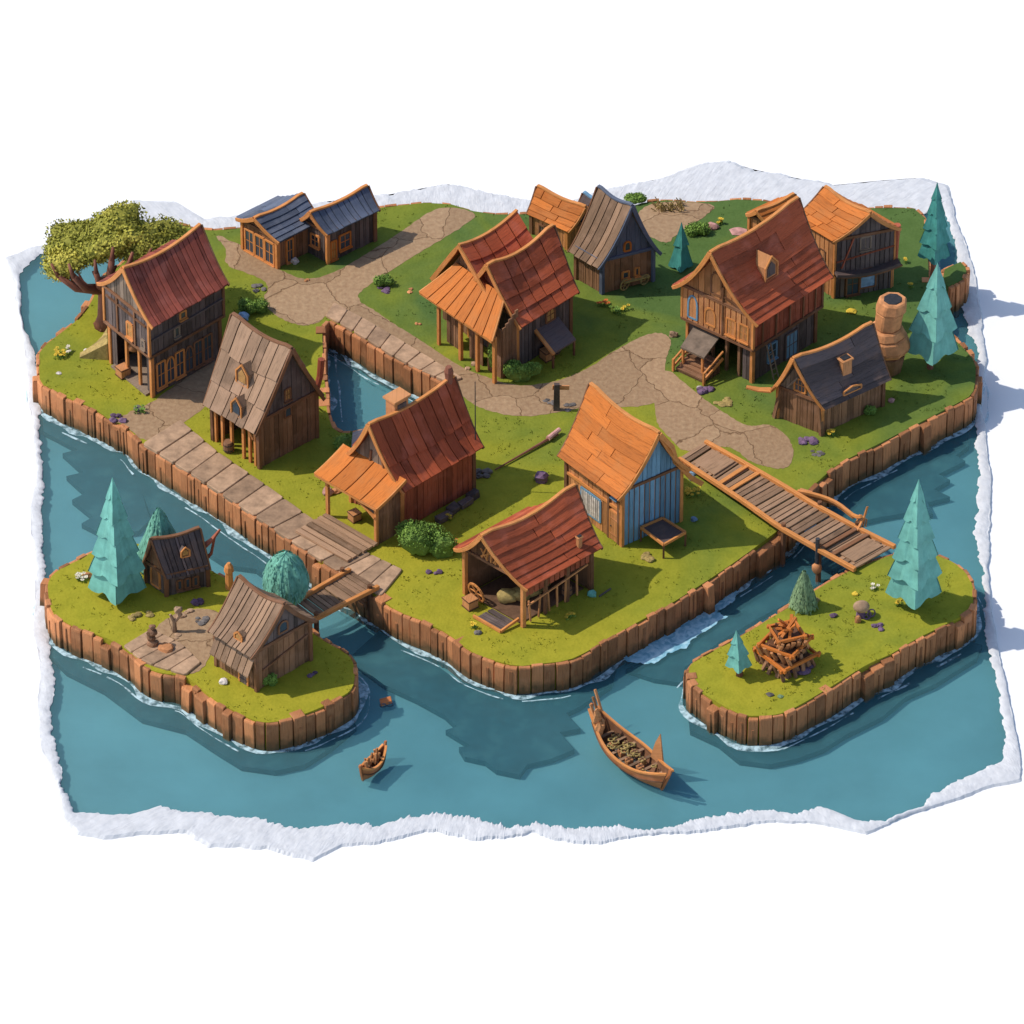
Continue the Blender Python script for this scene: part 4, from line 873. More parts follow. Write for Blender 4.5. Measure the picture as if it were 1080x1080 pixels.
# -------- M1, M2 top-left pair
h = house('timber_house', 'low brown house with slatted shed front at the top left crossroads', (293,282), (258,262), (332,262), 28, 42, 'u', 'blue_roof', 'brown_wood', 'brown_wood', style='along', nb=5, tip=5, npl=9)
for x in (.2, .5, .8): window(h, 'g', x, .1, .9, 1.9, 'trim', 'pane', mull=1)
window(h, 's', .3, .1, .6, 2.0, 'trim', 'pane')
h = house('timber_house', 'dark blue roofed house with orange window frames at the top left road fork', (346,277), (322,264), (394,254), 30, 46, 'u', 'blue_roof', 'dark_wood', 'dark_wood', style='down', nb=9, tip=5, npl=9, prow=.04)
window(h, 's', .35, .7, 1.0, 1.3, 'orange_roof', 'pane'); window(h, 's', .1, .2, .5, 1.6, 'orange_roof', 'amber_pane'); window(h, 'g', .5, 1.0, .8, 1.0, 'trim', 'pane')
# -------- N small hut and O hut on the left island
h = house('small_hut', 'small crooked dark hut with a black plank roof next to the teal pine', (176,628), (156,614), (218,618), 18, 52, 'u', 'slate_roof', 'dark_wood', 'dark_wood', trim='dark_trim', style='down', nb=9, oc=.10, orr=.04, tip=5, k=.1, gab='brown_wood', npl=7, prow=.05, cat='hut')
window(h, 'g', .5, .3, .9, 1.7, 'trim', 'brown_wood', arch=True, mull=0); mb = MB()
o = dormer(h, .55, .48, .6, .8, 'dark_wood', 'amber_pane', d=.4)
for x in (.3, .5, .7): window(h, 's', x, .35, .35, .8, 'dark_trim', 'pane', mull=0)
mb = MB(); p = h.S(1, .3)[0]; mb.sweep([p-Z*.5, p+h.rn*.7+Z*.0, p+h.rn*1.3+Z*.7], .5, .14, .2, w1=.1); mb.sweep([p-Z*1.8, p+h.rn*.6-Z*1.2, p+h.rn*.9+Z*.2], .3, .14, .2, w1=.1); mb.build('crooked_awning', 'red_wood', h.roof)
h = house('small_hut', 'brown hut with a sagging two stage roof at the foot of the short bridge', (271,728), (230,702), (326,696), 38, 76, 'v', 'brown_roof', 'brown_wood', 'dark_wood', trim='dark_trim', style='down', nb=9, oc=.12, orr=.04, tip=10, k=.3, gab='dark_wood', npl=10, prow=.03, cat='hut')
mb = MB()
for i in range(7):
    a, b = h.P(i/7+.01, -.02, h.hw*.80), h.P((i+1)/7-.01, -.02, h.hw*.80); c, d = h.P((i+1)/7-.01, -.16, h.hw*.42), h.P(i/7+.01, -.16, h.hw*.42); mb.prism([a, b, c, d], [p+Z*.12 for p in (a, b, c, d)], None, c-b)
mb.build('lower_awning', 'brown_roof', h.root)
t2 = dormer(h, .42, .78, .7, .7, 'brown_roof', 'amber_pane', d=.4)
window(h, 'g', .5, h.hw+.4, .8, .9, 'dark_trim', 'pane', arch=True, mull=0); crossbeams(h, 'g', [(.1, h.hw*.45, .95, h.hw*.7)], 'dark_trim')
door(h, 's', .3, .8, 1.6, 'dark_wood')
# ------------------------------------------------------------------ stone chimney tower
t_ = thing('stone_tower', 'crooked orange stone chimney tower behind the charcoal roofed house', 'tower', at(937,396))
mb = MB(); p = at(937,390)
def ring(mb, c, z0, z1, w0, w1, n=5, tone=None, rot=.3, off0=(0, 0), off1=(0, 0)):
    b = [c+Vector((off0[0]+w0*math.cos(rot+2*math.pi*i/n), off0[1]+w0*math.sin(rot+2*math.pi*i/n), z0)) for i in range(n)]
    t = [c+Vector((off1[0]+w1*math.cos(rot+2*math.pi*i/n), off1[1]+w1*math.sin(rot+2*math.pi*i/n), z1)) for i in range(n)]
    mb.prism(b, t, tone, Z)
ring(mb, p, 0, 1.6, .95, 1.25, 8, .2); mb.build('timber_foot', 'brown_wood', t_, bevel=.06)
mb = MB(); ring(mb, p, 1.6, 2.2, 1.15, 1.55, 9, .5); ring(mb, p, 2.22, 3.2, 1.62, 1.5, 9, .75, off1=(-.25, 0)); ring(mb, p, 3.22, 3.9, 1.45, 1.15, 9, .6, off0=(-.25, 0), off1=(-.25, 0)); mb.build('stone_body', 'orange_stone', t_, bevel=.12)
mb = MB(); ring(mb, p, 3.9, 5.4, 1.0, 1.08, 8, .6, off0=(-.2, 0), off1=(-.05, 0)); ring(mb, p, 5.42, 6.3, 1.2, 1.05, 8, .5, off1=(.12, 0)); cr = mb.build('stack', 'orange_stone', t_, bevel=.1)
mb = MB(); ring(mb, p, 6.305, 6.36, .7, .66, 8, 0, off0=(.12, 0), off1=(.12, 0)); mb.build('stack_mouth', 'iron', cr)
# ------------------------------------------------------------------ trees
def pine(px, py, hpx, wpx, label, mat='teal_leaf', tiers=5, trunk=18, rot=0.0, lean=0, group='teal pines'):
    b = at(px, py); Hh = hz(b, hpx); w = wpx/PPU/2; tr = hz(b, trunk)
    t = thing('pine_tree', label, 'tree', b, group)
    mb = MB(); mb.tube([b-Z*.1, b+Z*tr*.5, b+Z*(tr+1.0)], [.26, .2, .16], 7); 
    for a in (.8, 2.6, 4.2): mb.tube([b+Z*tr*.45, b+Vector((math.cos(a)*.4, math.sin(a)*.4, tr*.9))], [.09, .05], 5)
    mb.build('trunk', 'bark', t)
    mb = MB(); z0 = tr*.85
    M0 = 4
    for k in range(tiers):
        f0 = k/tiers; f1 = min(1.0, (k+1.45)/tiers) if k < tiers-1 else 1.0
        zb = z0+(Hh-z0)*f0; zt = z0+(Hh-z0)*f1
        prof = lambda f: w*(1-f)**.82*(1.0 if f > .12 else .88+f)
        rb = prof(f0)*1.12; rt = prof(f1)*.8 if k < tiers-1 else 0.02
        seg = 9; nz = 4
        # 4 flat sides, folded along the edges; lower hem scalloped and jagged
        for sdi in range(4):
            a0 = -math.pi/2+rot+sdi*math.pi/2+.1*math.sin(k); a1 = a0+math.pi/2
            top = []; vs = []
            lt = U(-.12, .12)
            for i in range(seg+1):
                g = i/seg; ct = math.sin(math.pi*g)
                dirv = Vector((math.cos(a0), math.sin(a0), 0)).lerp(Vector((math.cos(a1), math.sin(a1), 0)), g)
                dirv *= 1-.10*ct
                for j in range(nz+1):
                    u = j/nz; r = (rt+(rb-rt)*(u**1.2))*(1+.045*(((i*3)//(seg+1)+k+sdi) % 2)); z = zt+(zb-zt)*u
                    hem = 0
                    if j == nz: hem = -abs(math.sin(g*math.pi*(2.0 if k < tiers-1 else 1.5)))*.26*w/1.6+U(-.03, .03)-.22*(1-ct)*w/1.5
                    vs.append(b+dirv*(r+(.05 if j == nz else 0))+Z*(z+hem)+Vector((lean*z/Hh, 0, 0))+dirv*.02*noise.noise(Vector((g*5, u*4, k+sdi*3))))
            n1 = nz+1; fs = [(i*n1+j, i*n1+j+1, (i+1)*n1+j+1, (i+1)*n1+j) for i in range(seg) for j in range(nz)]
            mb.add(vs, fs, None, U(.4, .9))
            cz = b+Z*(zb+.25*(zt-zb)*.3)+Vector((lean*zb/Hh, 0, 0))
            rim = [vs[i*n1+nz] for i in range(seg+1)]; mb.add(rim+[cz], [(i, i+1, seg+1) for i in range(seg)], None, .1)
    mb.build('crown', mat, t)
pine(124,628,124,58, 'tall teal pine left of the crooked dark hut', tiers=6, trunk=14)
pine(963,640,134,56, 'tall teal pine standing at the far end of the long bridge', tiers=6, trunk=22)
pine(981,388,108,56, 'teal pine on the upper right shore beside the stone tower', tiers=4, trunk=26, lean=.2)
pine(984,294,98,34, 'green teal pine at the top right corner of the village', mat='deep_teal_leaf', tiers=5, trunk=30)
pine(780,712,48,26, 'tiny teal pine on the bottom right island', tiers=3, trunk=14, lean=-.3)
pine(718,282,46,26, 'dark teal pine between the small steep house and the biggest house', mat='deep_teal_leaf', tiers=2, trunk=4)
def bushtree(px, py, hpx, wpx, label, mat, shape='round', trunk=0, name='round_tree'):
    b = at(px, py); Hh = hz(b, hpx); w = wpx/PPU/2; tr = hz(b, trunk)
    t = thing(name, label, 'tree', b, 'rounded teal trees')
    mb = MB(); mb.tube([b-Z*.1, b+Z*(tr+.8)], [.35, .28], 8); mb.build('trunk', 'bark', t)
    mb = MB()
    # ribbed lobed crown built of vertical leaf folds
    n = 64; m = 20; vs = []
    for j in range(m+1):
        f = j/m; z = tr+(Hh-tr)*f
        r = w*(math.sin(math.pi*min(1, .18+.82*f))**.55 if shape == 'round' else (1-f)**.75*(1 if f > .1 else .8+2*f))
        if j == m: r = .02
        for i in range(n):
            a = 2*math.pi*i/n; k = 1+.06*math.sin(a*13+3*noise.noise(Vector((a, f*2, 1))))+.13*noise.noise(Vector((math.cos(a)*1.6, math.sin(a)*1.6, f*2.6+px)))
            vs.append(b+Vector((math.cos(a)*r*k, math.sin(a)*r*k, z+.1*noise.noise(Vector((a*3, f*5, 2))))))
    mb.add(vs, [(j*n+i, j*n+(i+1) % n, (j+1)*n+(i+1) % n, (j+1)*n+i) for j in range(m) for i in range(n)], None, .6)
    for _ in range(420):   # leaf tufts over the crown
        f = U(.02, .96); a = U(0, 2*math.pi); r = w*(math.sin(math.pi*min(1, .18+.82*f))**.55 if shape == 'round' else (1-f)**.75)*1.03
        c = b+Vector((math.cos(a)*r, math.sin(a)*r, tr+(Hh-tr)*f)); tv = Vector((-math.sin(a), math.cos(a), 0)); o_ = Vector((math.cos(a), math.sin(a), 0)); s_ = U(.08, .2)
        mb.add([c-tv*s_*.5+Z*s_, c+tv*s_*.5+Z*s_, c+o_*.1-Z*s_*.9], [(0, 1, 2)], None, R())
    mb.build('crown', mat, t)
bushtree(170,600,64,56, 'pale green rounded tree behind the crooked dark hut', 'pale_teal_leaf', 'cone', 2)
bushtree(302,646,62,46, 'mushroom shaped pale green tree beside the short bridge', 'pale_teal_leaf', 'round', 16)
bushtree(847,640,38,30, 'scaly grey green bush in the channel near the end of the long bridge', 'dull_leaf', 'cone', 0, 'shrub')
def bush(px, py, wpx, hpx, label, mat='green_leaf', n=700, name='bush', dpx=None):
    b = at(px, py); w = wpx/PPU/2; Hh = hz(b, hpx); d = (dpx or wpx*.7)/PPU/2
    t = thing(name, label, 'bush', b, 'green bushes')
    mb = MB()
    lob = [(U(-.55, .55), U(-.5, .5), U(.2, .55), U(.38, .55)) for _ in range(9)]
    for (x, y, z, r) in lob: mb.blob(b+Vector((x*w, y*d, z*Hh)), r*w*.86, r*d*.9, r*Hh*.82, .25, 1.5, 2, .1)
    for _ in range(n*3):
        x, y, z, r = random.choice(lob); v = Vector((random.gauss(0, 1), random.gauss(0, 1), abs(random.gauss(0, 1))*.9)).normalized()
        c = b+Vector((x*w, y*d, z*Hh))+Vector((v.x*r*w, v.y*r*d, v.z*r*Hh))*U(.85, 1.12)
        if c.z < b.z: continue
        s_ = U(.06, .15); a = Vector((R()-.5, R()-.5, R()-.5)).normalized(); e = a.cross(v).normalized()
        mb.add([c-e*s_*.5, c+v*s_*.4+a*s_*.6, c+e*s_*.5, c-a*s_*.7], [(0, 1, 2, 3)], None, R())
    mb.build('leaves', mat, t)
bush(447,580,70,30, 'large bright green bush in front of the red barn house', n=1300, dpx=40)
bush(526,392,26,34, 'upright pointed green bush at the corner of the tiled house', n=500)
bush(552,400,44,18, 'low green hedge at the right of the tiled house', n=600, dpx=20)
bush(268,330,34,14, 'dark green scrub behind the grey three tier house', n=400)
bush(736,246,30,10, 'ring of low garden plants near the top path', n=300)
bush(918,437,16,9, 'little green bush at the right end of the charcoal roofed house', n=160)
bush(404,300,26,9, 'low leafy scrub beside the road fork', n=160)
bush(283,722,20,12, 'small bush under the awning of the brown hut', n=200)
bush(368,470,44,12, 'mossy scrub on the bank of the pond', n=300)
bush(672,212,30,6, 'dark scrub at the top edge beside the dry path', n=200)
# oak
def oak():
    b = at(112,343); t = thing('broad_tree', 'big brown tree with thick forking branches and an olive crown, top left', 'tree', b)
    mb = MB(); zt = hz(b, 46)
    mb.tube([b-Z*.2, b+Z*.8, b+Z*2.6, b+Z*zt], [1.0, .62, .5, .58], 10)
    for a in (.3, 1.7, 3.0, 4.3, 5.4): mb.tube([b+Z*.7, b+Vector((math.cos(a)*.9, math.sin(a)*.9, .02))], [.35, .1], 6)
    tr = mb.build('trunk', 'bark', t, smooth=True)
    tips = []
    for (dx, dz, r) in ((-3.4, 4.9, .26), (-2.2, 5.5, .3), (-.5, 5.6, .26), (.7, 6.4, .3), (2.0, 6.4, .32), (3.2, 6.0, .3), (4.2, 5.4, .34), (5.4, 5.0, .28)):
        dy = U(-1.6, .2); s_ = b+Z*(zt-U(.1, 1.2)); e = b+Vector((dx*.95, dy, dz)); mid_ = s_.lerp(e, .5)+Vector((dx*.12, 0, -.45))
        mb = MB(); mb.tube([s_, mid_, e], [r*1.5, r*1.1, r*.75], 8); tw = e+Vector((dx*.15, .3, .9)); mb.tube([e-Z*.1, tw], [r*.7, .1], 6); mb.tube([mid_, mid_+Vector((.5 if dx > 0 else -.5, .4, 1.0))], [r*.6, .08], 6); mb.build('branch', 'bark', t, smooth=True); tips.append(e)
    mb = MB(); lob = []
    for _ in range(95):
        x = U(-3.3, 5.3); k = 1-abs(x-1)/5.4; lob.append((x, U(.2, 4.0), 4.9+k*1.8+U(-.5, .8)*k-.5*(x < -3), U(.7, 1.2)))
    for (x, y, z, r) in lob: mb.blob(b+Vector((x, y, z)), r*1.0, r*.8, r*.55, .3, 1.2, 2, .15)
    for _ in range(36000):
        x, y, z, r = random.choice(lob); v = Vector((random.gauss(0, 1), random.gauss(0, 1), random.gauss(0, 1))).normalized()
        c = b+Vector((x, y, z))+Vector((v.x*1.35, v.y*1.1, v.z*.72))*r*U(.75, 1.08); s_ = U(.09, .2); a = Vector((R()-.5, R()-.5, R()-.5)).normalized(); e = a.cross(v).normalized()
        mb.add([c-e*s_*.6, c+a*s_*.7+v*s_*.3, c+e*s_*.6, c-a*s_*.7], [(0, 1, 2, 3)], None, U(.55, 1))
    mb.build('crown', 'olive_leaf', t)
oak()
# ------------------------------------------------------------------ bridges
def bridge(label, Lp, Rp, zf, nplank, rail=.34, posts=(), wdt=None, mat='deck'):
    """Lp, Rp: pixel polylines of the two side beams on deck level; zf(f)->height"""
    def pl(P, f, z):
        x = f*(len(P)-1); i = min(int(x), len(P)-2); g = x-i; return at(P[i][0]*(1-g)+P[i+1][0]*g, P[i][1]*(1-g)+P[i+1][1]*g, z)
    b = pl(Lp, .5, 0).lerp(pl(Rp, .5, 0), .5); b.z = H; t = thing('bridge', label, 'bridge', b, 'wooden footbridges')
    mb = MB()
    for i in range(nplank):
        f0 = i/nplank+.12/nplank*U(.3, 1.2); f1 = (i+1)/nplank-.12/nplank*U(.3, 1.2)
        q = [pl(Lp, f0, zf(f0)), pl(Lp, f1, zf(f1)), pl(Rp, f1, zf(f1)), pl(Rp, f0, zf(f0))]; u = Z*U(-.03, .05)
        mb.prism([p+u-Z*.06 for p in q], [p+u+Z*.07 for p in q], None, q[3]-q[0])
    mb.build('deck', mat, t, bevel=.02)
    for P_ in (Lp, Rp):
        mb = MB(); mb.sweep([pl(P_, i/16, zf(i/16)+.16) for i in range(17)], .3, .34, .7); mb.build('side_beam', 'trim', t, bevel=.03)
        mb = MB(); mb.sweep([pl(P_, i/16, zf(i/16)-.28) for i in range(17)], .24, .34, .2); mb.build('girder', 'dark_trim', t, bevel=.03)
    for f in posts:
        for P_ in (Lp, Rp):
            mb = MB(); p = pl(P_, f, zf(f)); mb.tube([Vector((p.x, p.y, -1.3)), p+Z*.1, p+Z*.55], [.2, .18, .16], 8); mb.build('bridge_pile', 'dark_trim', t)
    return t, pl
t, pl = bridge('short plank bridge from the hut island to the left shore walkway', [(303,640),(336,620),(369,601)], [(325,657),(361,638),(399,619)], lambda f: H+.15+.35*math.sin(math.pi*f), 15, posts=(.12, .88))
mb = MB()
for i in range(4):
    a, b_, c = (pl([(325,657),(399,619)], f, H) for f in (.70+.05*i, .80+.05*i, .88+.04*i)); mb.sweep([a-Z*.1, b_-Z*.9, Vector((c.x, c.y, .3)), Vector((c.x+.2, c.y, -.5))], .14, .18)
mb.build('arch_brace', 'dark_trim', t)
LB = [(716,484),(750,506),(786,530),(822,556),(864,580),(902,601)]; RB = [(744,466),(780,486),(822,510),(860,533),(904,557),(944,577)]
t, pl = bridge('long curved plank bridge from the village path to the bottom right island', LB, RB, lambda f: H+.2+.55*math.sin(math.pi*min(1, f*1.1)), 38, posts=(.62, .80))
zf = lambda f: H+.2+.55*math.sin(math.pi*min(1, f*1.1))
for f in (.24, .30, .80, .86):
    mb = MB(); mb.beam(pl(LB, f, zf(f)+.2), pl(RB, f, zf(f)+.2), .34, .12, .8); mb.build('cross_batten', 'trim' if f < .5 else 'dark_trim', t, bevel=.02)
for (f0, f1) in ((.04, .22), (.87, .98)):
    mb = MB(); a, b_, c, d = pl(LB, f0, zf(f0)), pl(LB, f1, zf(f1)), pl(RB, f1, zf(f1)), pl(RB, f0, zf(f0)); cc = (a+b_+c+d)/4; q = [cc+(p-cc)*.72 for p in (a, b_, c, d)]
    for p, z in zip(q, (zf(f0), zf(f1), zf(f1), zf(f0))): p.z = z+.10
    mb.prism([p-Z*.06 for p in q], [p+Z*.06 for p in q], .7, q[3]-q[0]); mb.build('deck_board', 'deck', t, bevel=.02)
mb = MB(); pts = []
for i in range(11):
    f = .5+.032*i; p = pl(RB, f, zf(f)); pts.append(p+Vector((.55*math.sin(math.pi*i/10), .75*math.sin(math.pi*i/10), .3+(.9*((i-7)/3)**2 if i > 7 else 0))))
mb.sweep(pts, .22, .22, .7); mb.sweep([p-Z*.35+Vector((.1, .1, 0)) for p in pts[:9]], .18, .18, .5); mb.build('outrigger_rail', 'trim', t, bevel=.02)
mb = MB(); p = pl(RB, .83, zf(.83)); 
for i in range(5): mb.beam(p+Vector((-.6+.2*i, .3, .1)), p+Vector((-.2+.12*i, .6, 1.0-.1*i)), .09, .09)
mb.sweep([p+Vector((-.4, -.2, .2)), p+Vector((.1, .5, .9)), p+Vector((.3, .6, 1.7))], .16, .16, .6, w1=.05); mb.build('carved_prow', 'trim', t)
p = pl(LB, .79, zf(.79)); mb = MB(); mb.tube([p+Vector((0, -.25, -1.6)), p+Vector((0, -.25, 1.1))], [.14, .16], 7); mb.build('mooring_post', 'iron', t)
mb = MB(); mb.blob(p+Vector((0, -.3, -1.5)), .36, .3, .5, .15, 2); tag(mb.build('float_buoy', 'orange_stone', smooth=True), 'orange rounded float hanging on the post of the long bridge', 'buoy')
# ------------------------------------------------------------------ boats
def boat(label, a, b, wd, hgt, cargo, name='rowing_boat', prow=1.3):
    A = at(*a, 0); B = at(*b, 0); ax = B-A; Ln = ax.length; ax.normalize(); sd = Vector((ax.y, -ax.x, 0))
    t = thing(name, label, 'boat', A.lerp(B, .5), 'boats on the water'); n = 26; m = 7
    def sec(f, k, inner=0):
        w = wd/2*(math.sin(math.pi*min(1, max(0, f*.94+.03)))**.62)-inner*.09; w = max(w, .02)
        zt = hgt*(1+prow*abs(2*f-1)**3.2)-inner*.0; zk = -.22+.30*hgt*abs(2*f-1)**4+inner*.16
        u = k/(m-1); x = w*math.cos(u*math.pi/2)**.65 if u < 1 else 0; z = zk+(zt-zk)*(1-math.sin(u*math.pi/2)**1.1)
        return x, z
    def P(f, x, z): e = (2*f-1); return A+ax*(Ln*f+ (z/hgt*.25*Ln*.2)*(1 if e > 0 else -1)*abs(e)**3)+sd*x+Z*z
    for inner, nm_, mt in ((0, 'hull', 'hull'), (1, 'inner_planking', 'dark_trim')):
        mb = MB(); vs = []
        pls = []
        for i in range(n+1):
            f = i/n
            row = [sec(f, k, inner) for k in range(m)]; full = [(x, z) for x, z in row]+[(-x, z) for x, z in row[-2::-1]]
            for q, (x, z) in enumerate(full): vs.append(P(f, x, z)); pls.append((f*Ln, q*.35, inner*7))
        c = 2*m-1; mb.add(vs, [(i*c+j, i*c+j+1, (i+1)*c+j+1, (i+1)*c+j) for i in range(n) for j in range(c-1)], pls, .5)
        mb.build(nm_, mt, t)
    for s_ in (1, -1):
        mb = MB(); mb.sweep([P(i/n, s_*sec(i/n, 0)[0]*.98, sec(i/n, 0)[1]+.03) for i in range(n+1)], .16, .12, .8); mb.build('gunwale', 'trim', t)
    for s_, z_ in ((1, .55), (-1, .55)):
        mb = MB(); mb.sweep([P(i/n, s_*(sec(i/n, 2)[0]+.04), sec(i/n, 2)[1]) for i in range(n+1)], .08, .08, .2); mb.build('rubbing_strake', 'dark_trim', t)
    for i in range(1, 8):
        f = i/8; w = sec(f, 0, 1)[0]; mb = MB()
        if cargo != 'small' or i % 2: mb.beam(P(f, -w, hgt*.72), P(f, w, hgt*.72), .16 if cargo == 'small' else .22, .08); mb.build('thwart', 'deck', t)
    for f in (0, 1):
        mb = MB(); x, z = sec(f, 0); p = P(f, 0, z); d = ax*(1 if f else -1); mb.sweep([P(f, 0, -.1), P(f, 0, z*.5)+d*.05, p+d*.05, p+d*.1+Z*.3], .14, .2, .4, side=sd); mb.build('stem_post', 'hull', t)
    return t, P, ax, sd, Ln
t, P, ax, sd, Ln = boat('larger wooden boat with high carved stern, loaded with cargo, at bottom centre', (632,776), (698,832), 2.5, .85, 'big')
mb = MB()
for i in range(3): mb.beam(P(.04+.02*i, -.5+.4*i, .9), P(.0+.02*i, -.55+.45*i, 3.0-.2*i), .16, .14, None, side=sd)
mb.blob(P(.12, .25, 1.5), .3, .3, .45, .3, 2); mb.blob(P(.12, .55, 2.2), .28, .25, .6, .4, 2.5); mb.blob(P(.14, .6, 1.4), .28, .25, .6, .4, 2.5); mb.build('stern_carving', 'ochre_wood', t)
mb = MB(); c = P(.74, -1.05, .7); mb.add([c-ax*.7, c+ax*.7, c+ax*.25+Z*2.6, c-ax*.2+Z*1.6, c-ax*.7+sd*.12, c+ax*.7+sd*.12, c+ax*.25+Z*2.6+sd*.06, c-ax*.2+Z*1.6+sd*.12], [(0, 1, 2, 3), (7, 6, 5, 4), (0, 4, 5, 1), (1, 5, 6, 2), (2, 6, 7, 3), (3, 7, 4, 0)]); mb.build('side_fin', 'ochre_wood', t)
for i in range(26):
    if i % 3 == 0:
        o_ = thing('crate', ['small crate', 'squat crate', 'tilted crate', 'narrow crate', 'dark crate', 'pale crate', 'slim crate', 'flat crate', 'long crate'][i//3]+' in the big boat, number %s of the load counted from the stern' % ['first', 'second', 'third', 'fourth', 'fifth', 'sixth', 'seventh', 'eighth', 'ninth'][i//3], 'crate', P(.2+.6*i/26, 0, .35), 'crates in the boat')
        mb = MB(); f = .2+.62*i/26; p = P(f, U(-.5, .5), .55); mb.beam(p-ax*.22, p+ax*.22, .45, .42, None, jit=.04); mb.build('box', 'ochre_wood' if i % 2 else 'hay', o_, bevel=.03)
        mb = MB(); mb.beam(p-ax*.24+Z*.23, p+ax*.24+Z*.23, .08, .05); mb.beam(p-sd*.24+Z*.23, p+sd*.24+Z*.23, .08, .05); mb.build('strap', 'dark_trim', o_)
t_ = thing('rope_coils', 'coils of rope and netting between the crates of the big boat', 'rope', P(.5, 0, .5))
for i in range(12):
    c = P(U(.22, .82), U(-.7, .7), .72); r = U(.15, .3); mb = MB(); mb.tube([c+Vector((r*math.cos(a*.7), r*math.sin(a*.7), .03*a)) for a in range(10)], .05, 5, None); mb.build('coil', 'hay', t_)
t, P, ax, sd, Ln = boat('small dark rowing boat piled with split logs, bottom left of centre', (383,822), (404,802), 1.0, .62, 'small', prow=.9)
t_ = thing('log_pile', 'pile of split logs standing in the small dark rowing boat', 'logs', P(.5, 0, .5)); mb = MB()
for i in range(12): p = P(.12+.065*i, U(-.25, .25), .45); mb.beam(p, p+Vector((U(-.2, .2), U(-.1, .1), U(.5, .95))), .13, .12, None)
mb.build('split_logs', 'ochre_wood', t_)
t_ = thing('driftwood_raft', 'tiny orange plank raft drifting off the hut island', 'raft', at(407,741,0)); mb = MB()
mb.beam(at(401,741,.15), at(413,738,.3), .55, .22, .6, jit=.04); mb.build('plank_deck', 'hull', t_, bevel=.03)
mb = MB(); wheel(mb, at(404,744,.05), .22, (0, 1, .3), .07, 10, 0); wheel(mb, at(411,743,.05), .24, (0, 1, .3), .07, 10, 0); mb.build('rope_ring', 'blue_roof', t_)
# ------------------------------------------------------------------ props
def rock(px, py, s, label, mat='grey_stone', name='rock', n=1, flat=.6, z=None, group='stones on the grass', cat='rock'):
    b = at(px, py) if z is None else at(px, py, z); mb = MB(); s = s/PPU
    for i in range(n):
        d = Vector((U(-1, 1), U(-.8, .8), 0))*s*(.0 if n == 1 else .9); k = 1 if n == 1 else U(.35, .6)
        mb.blob(b+d+Z*s*flat*k*.5, s*k, s*k*.85, s*flat*k, .3, 1.4, 2, R())
    o = mb.build(name, mat, base=b); tag(o, label, cat, group); return o
def flowers(px, py, s, label, mat='yellow', n=9):
    b = at(px, py); t = thing('flower_clump', label, 'flowers', b, 'flowers in the grass'); s = s/PPU; st = MB(); bl = MB()
    for i in range(n):
        p = b+Vector((U(-s, s), U(-s*.7, s*.7), 0)); h_ = U(.18, .45); st.tube([p, p+Z*h_], .02, 4); 
        for q in range(4): a = U(0, 6.3); st.add([p, p+Vector((math.cos(a)*.2, math.sin(a)*.2, .12)), p+Vector((math.cos(a+.4)*.12, math.sin(a+.4)*.12, .16))], [(0, 1, 2)])
        for q in range(5): a = q*1.257; c = p+Z*h_; bl.add([c, c+Vector((math.cos(a)*.15, math.sin(a)*.15, .03)), c+Vector((math.cos(a+.9)*.15, math.sin(a+.9)*.15, .05))], [(0, 1, 2)])
        bl.blob(p+Z*(h_+.03), .06, .06, .05, .1, 1, 1)
    st.build('stems', 'green_leaf', t); bl.build('petals', mat, t)
flowers(60,375,9, 'yellow and cream flowers on the far left meadow', 'yellow', 14); flowers(72,372,5, 'white flowers just right of the yellow ones, far left meadow', 'white_petal', 6)
rock(91,370,3, 'small white stone left of the tall dark timber house', 'pale_stone'); rock(62,394,3, 'flat white stone near the far left shore', 'pale_stone', flat=.3)
rock(124,441,8, 'purple and brown driftwood stones on the left shore', 'purple_stone', n=5); rock(146,432,5, 'pebble near the path below the tall dark timber house', 'grey_stone')
flowers(148,434,6, 'green leafy sprig beside the left path', 'green_leaf', 8)
flowers(86,612,6, 'white and yellow flowers left of the tall pine on the hut island', 'white_petal', 12)
rock(92,608,5, 'brown lump behind the white flowers on the hut island', 'orange_stone')
rock(141,652,7, 'yellowish stones in the grass of the hut island', 'hay', n=4); rock(156,648,6, 'mossy stones between pine and crooked hut', 'hay', n=5)
rock(176,686,8, 'orange block of stone on the shore slabs of the hut island', 'orange_stone', flat=.7)
rock(190,672,6, 'round tan paving stone in front of the hut island slabs', 'stone', flat=.3, n=3); rock(196,648,7, 'tan boulders along the dirt track between the two huts', 'stone', n=5); rock(208,636,7, 'brown rubble behind the crooked hut', 'purple_stone', n=7)
rock(214,655,7, 'low cobbles beside the dirt track', 'grey_stone', n=6, flat=.4)
rock(236,720,5, 'round white flower stone beside the brown hut', 'pale_stone'); rock(331,712,5, 'dark pebbles right of the brown hut', 'purple_stone', n=4)
rock(458,604,7, 'dark stones in the grass left of the open barn', 'purple_stone', n=4); flowers(478,577,7, 'orange and yellow flowers left of the barn roof', 'orange_petal', 9); flowers(474,548,4, 'yellow flowers right of the large bush', 'yellow', 5)
rock(346,521,6, 'pink round stone beside the red barn porch', 'pink_stone', flat=.9); rock(354,519,5, 'brown clay lump at the porch corner', 'orange_stone')
rock(571,507,8, 'dark round boulder behind the open barn', 'purple_stone', flat=.9); flowers(565,506,3, 'yellow flower beside the dark round boulder', 'yellow', 4)
rock(507,500,10, 'grey rubble behind the red barn', 'grey_stone', n=6)
t_ = thing('fallen_log', 'thin fallen log with bark bits in the central meadow', 'log', at(556,478)); mb = MB(); a, b_ = at(522,497), at(588,460); mb.tube([a+Z*.12, a.lerp(b_, .5)+Z*.16, b_+Z*.2], [.05, .09, .13], 7); mb.build('log_trunk', 'bark', t_)
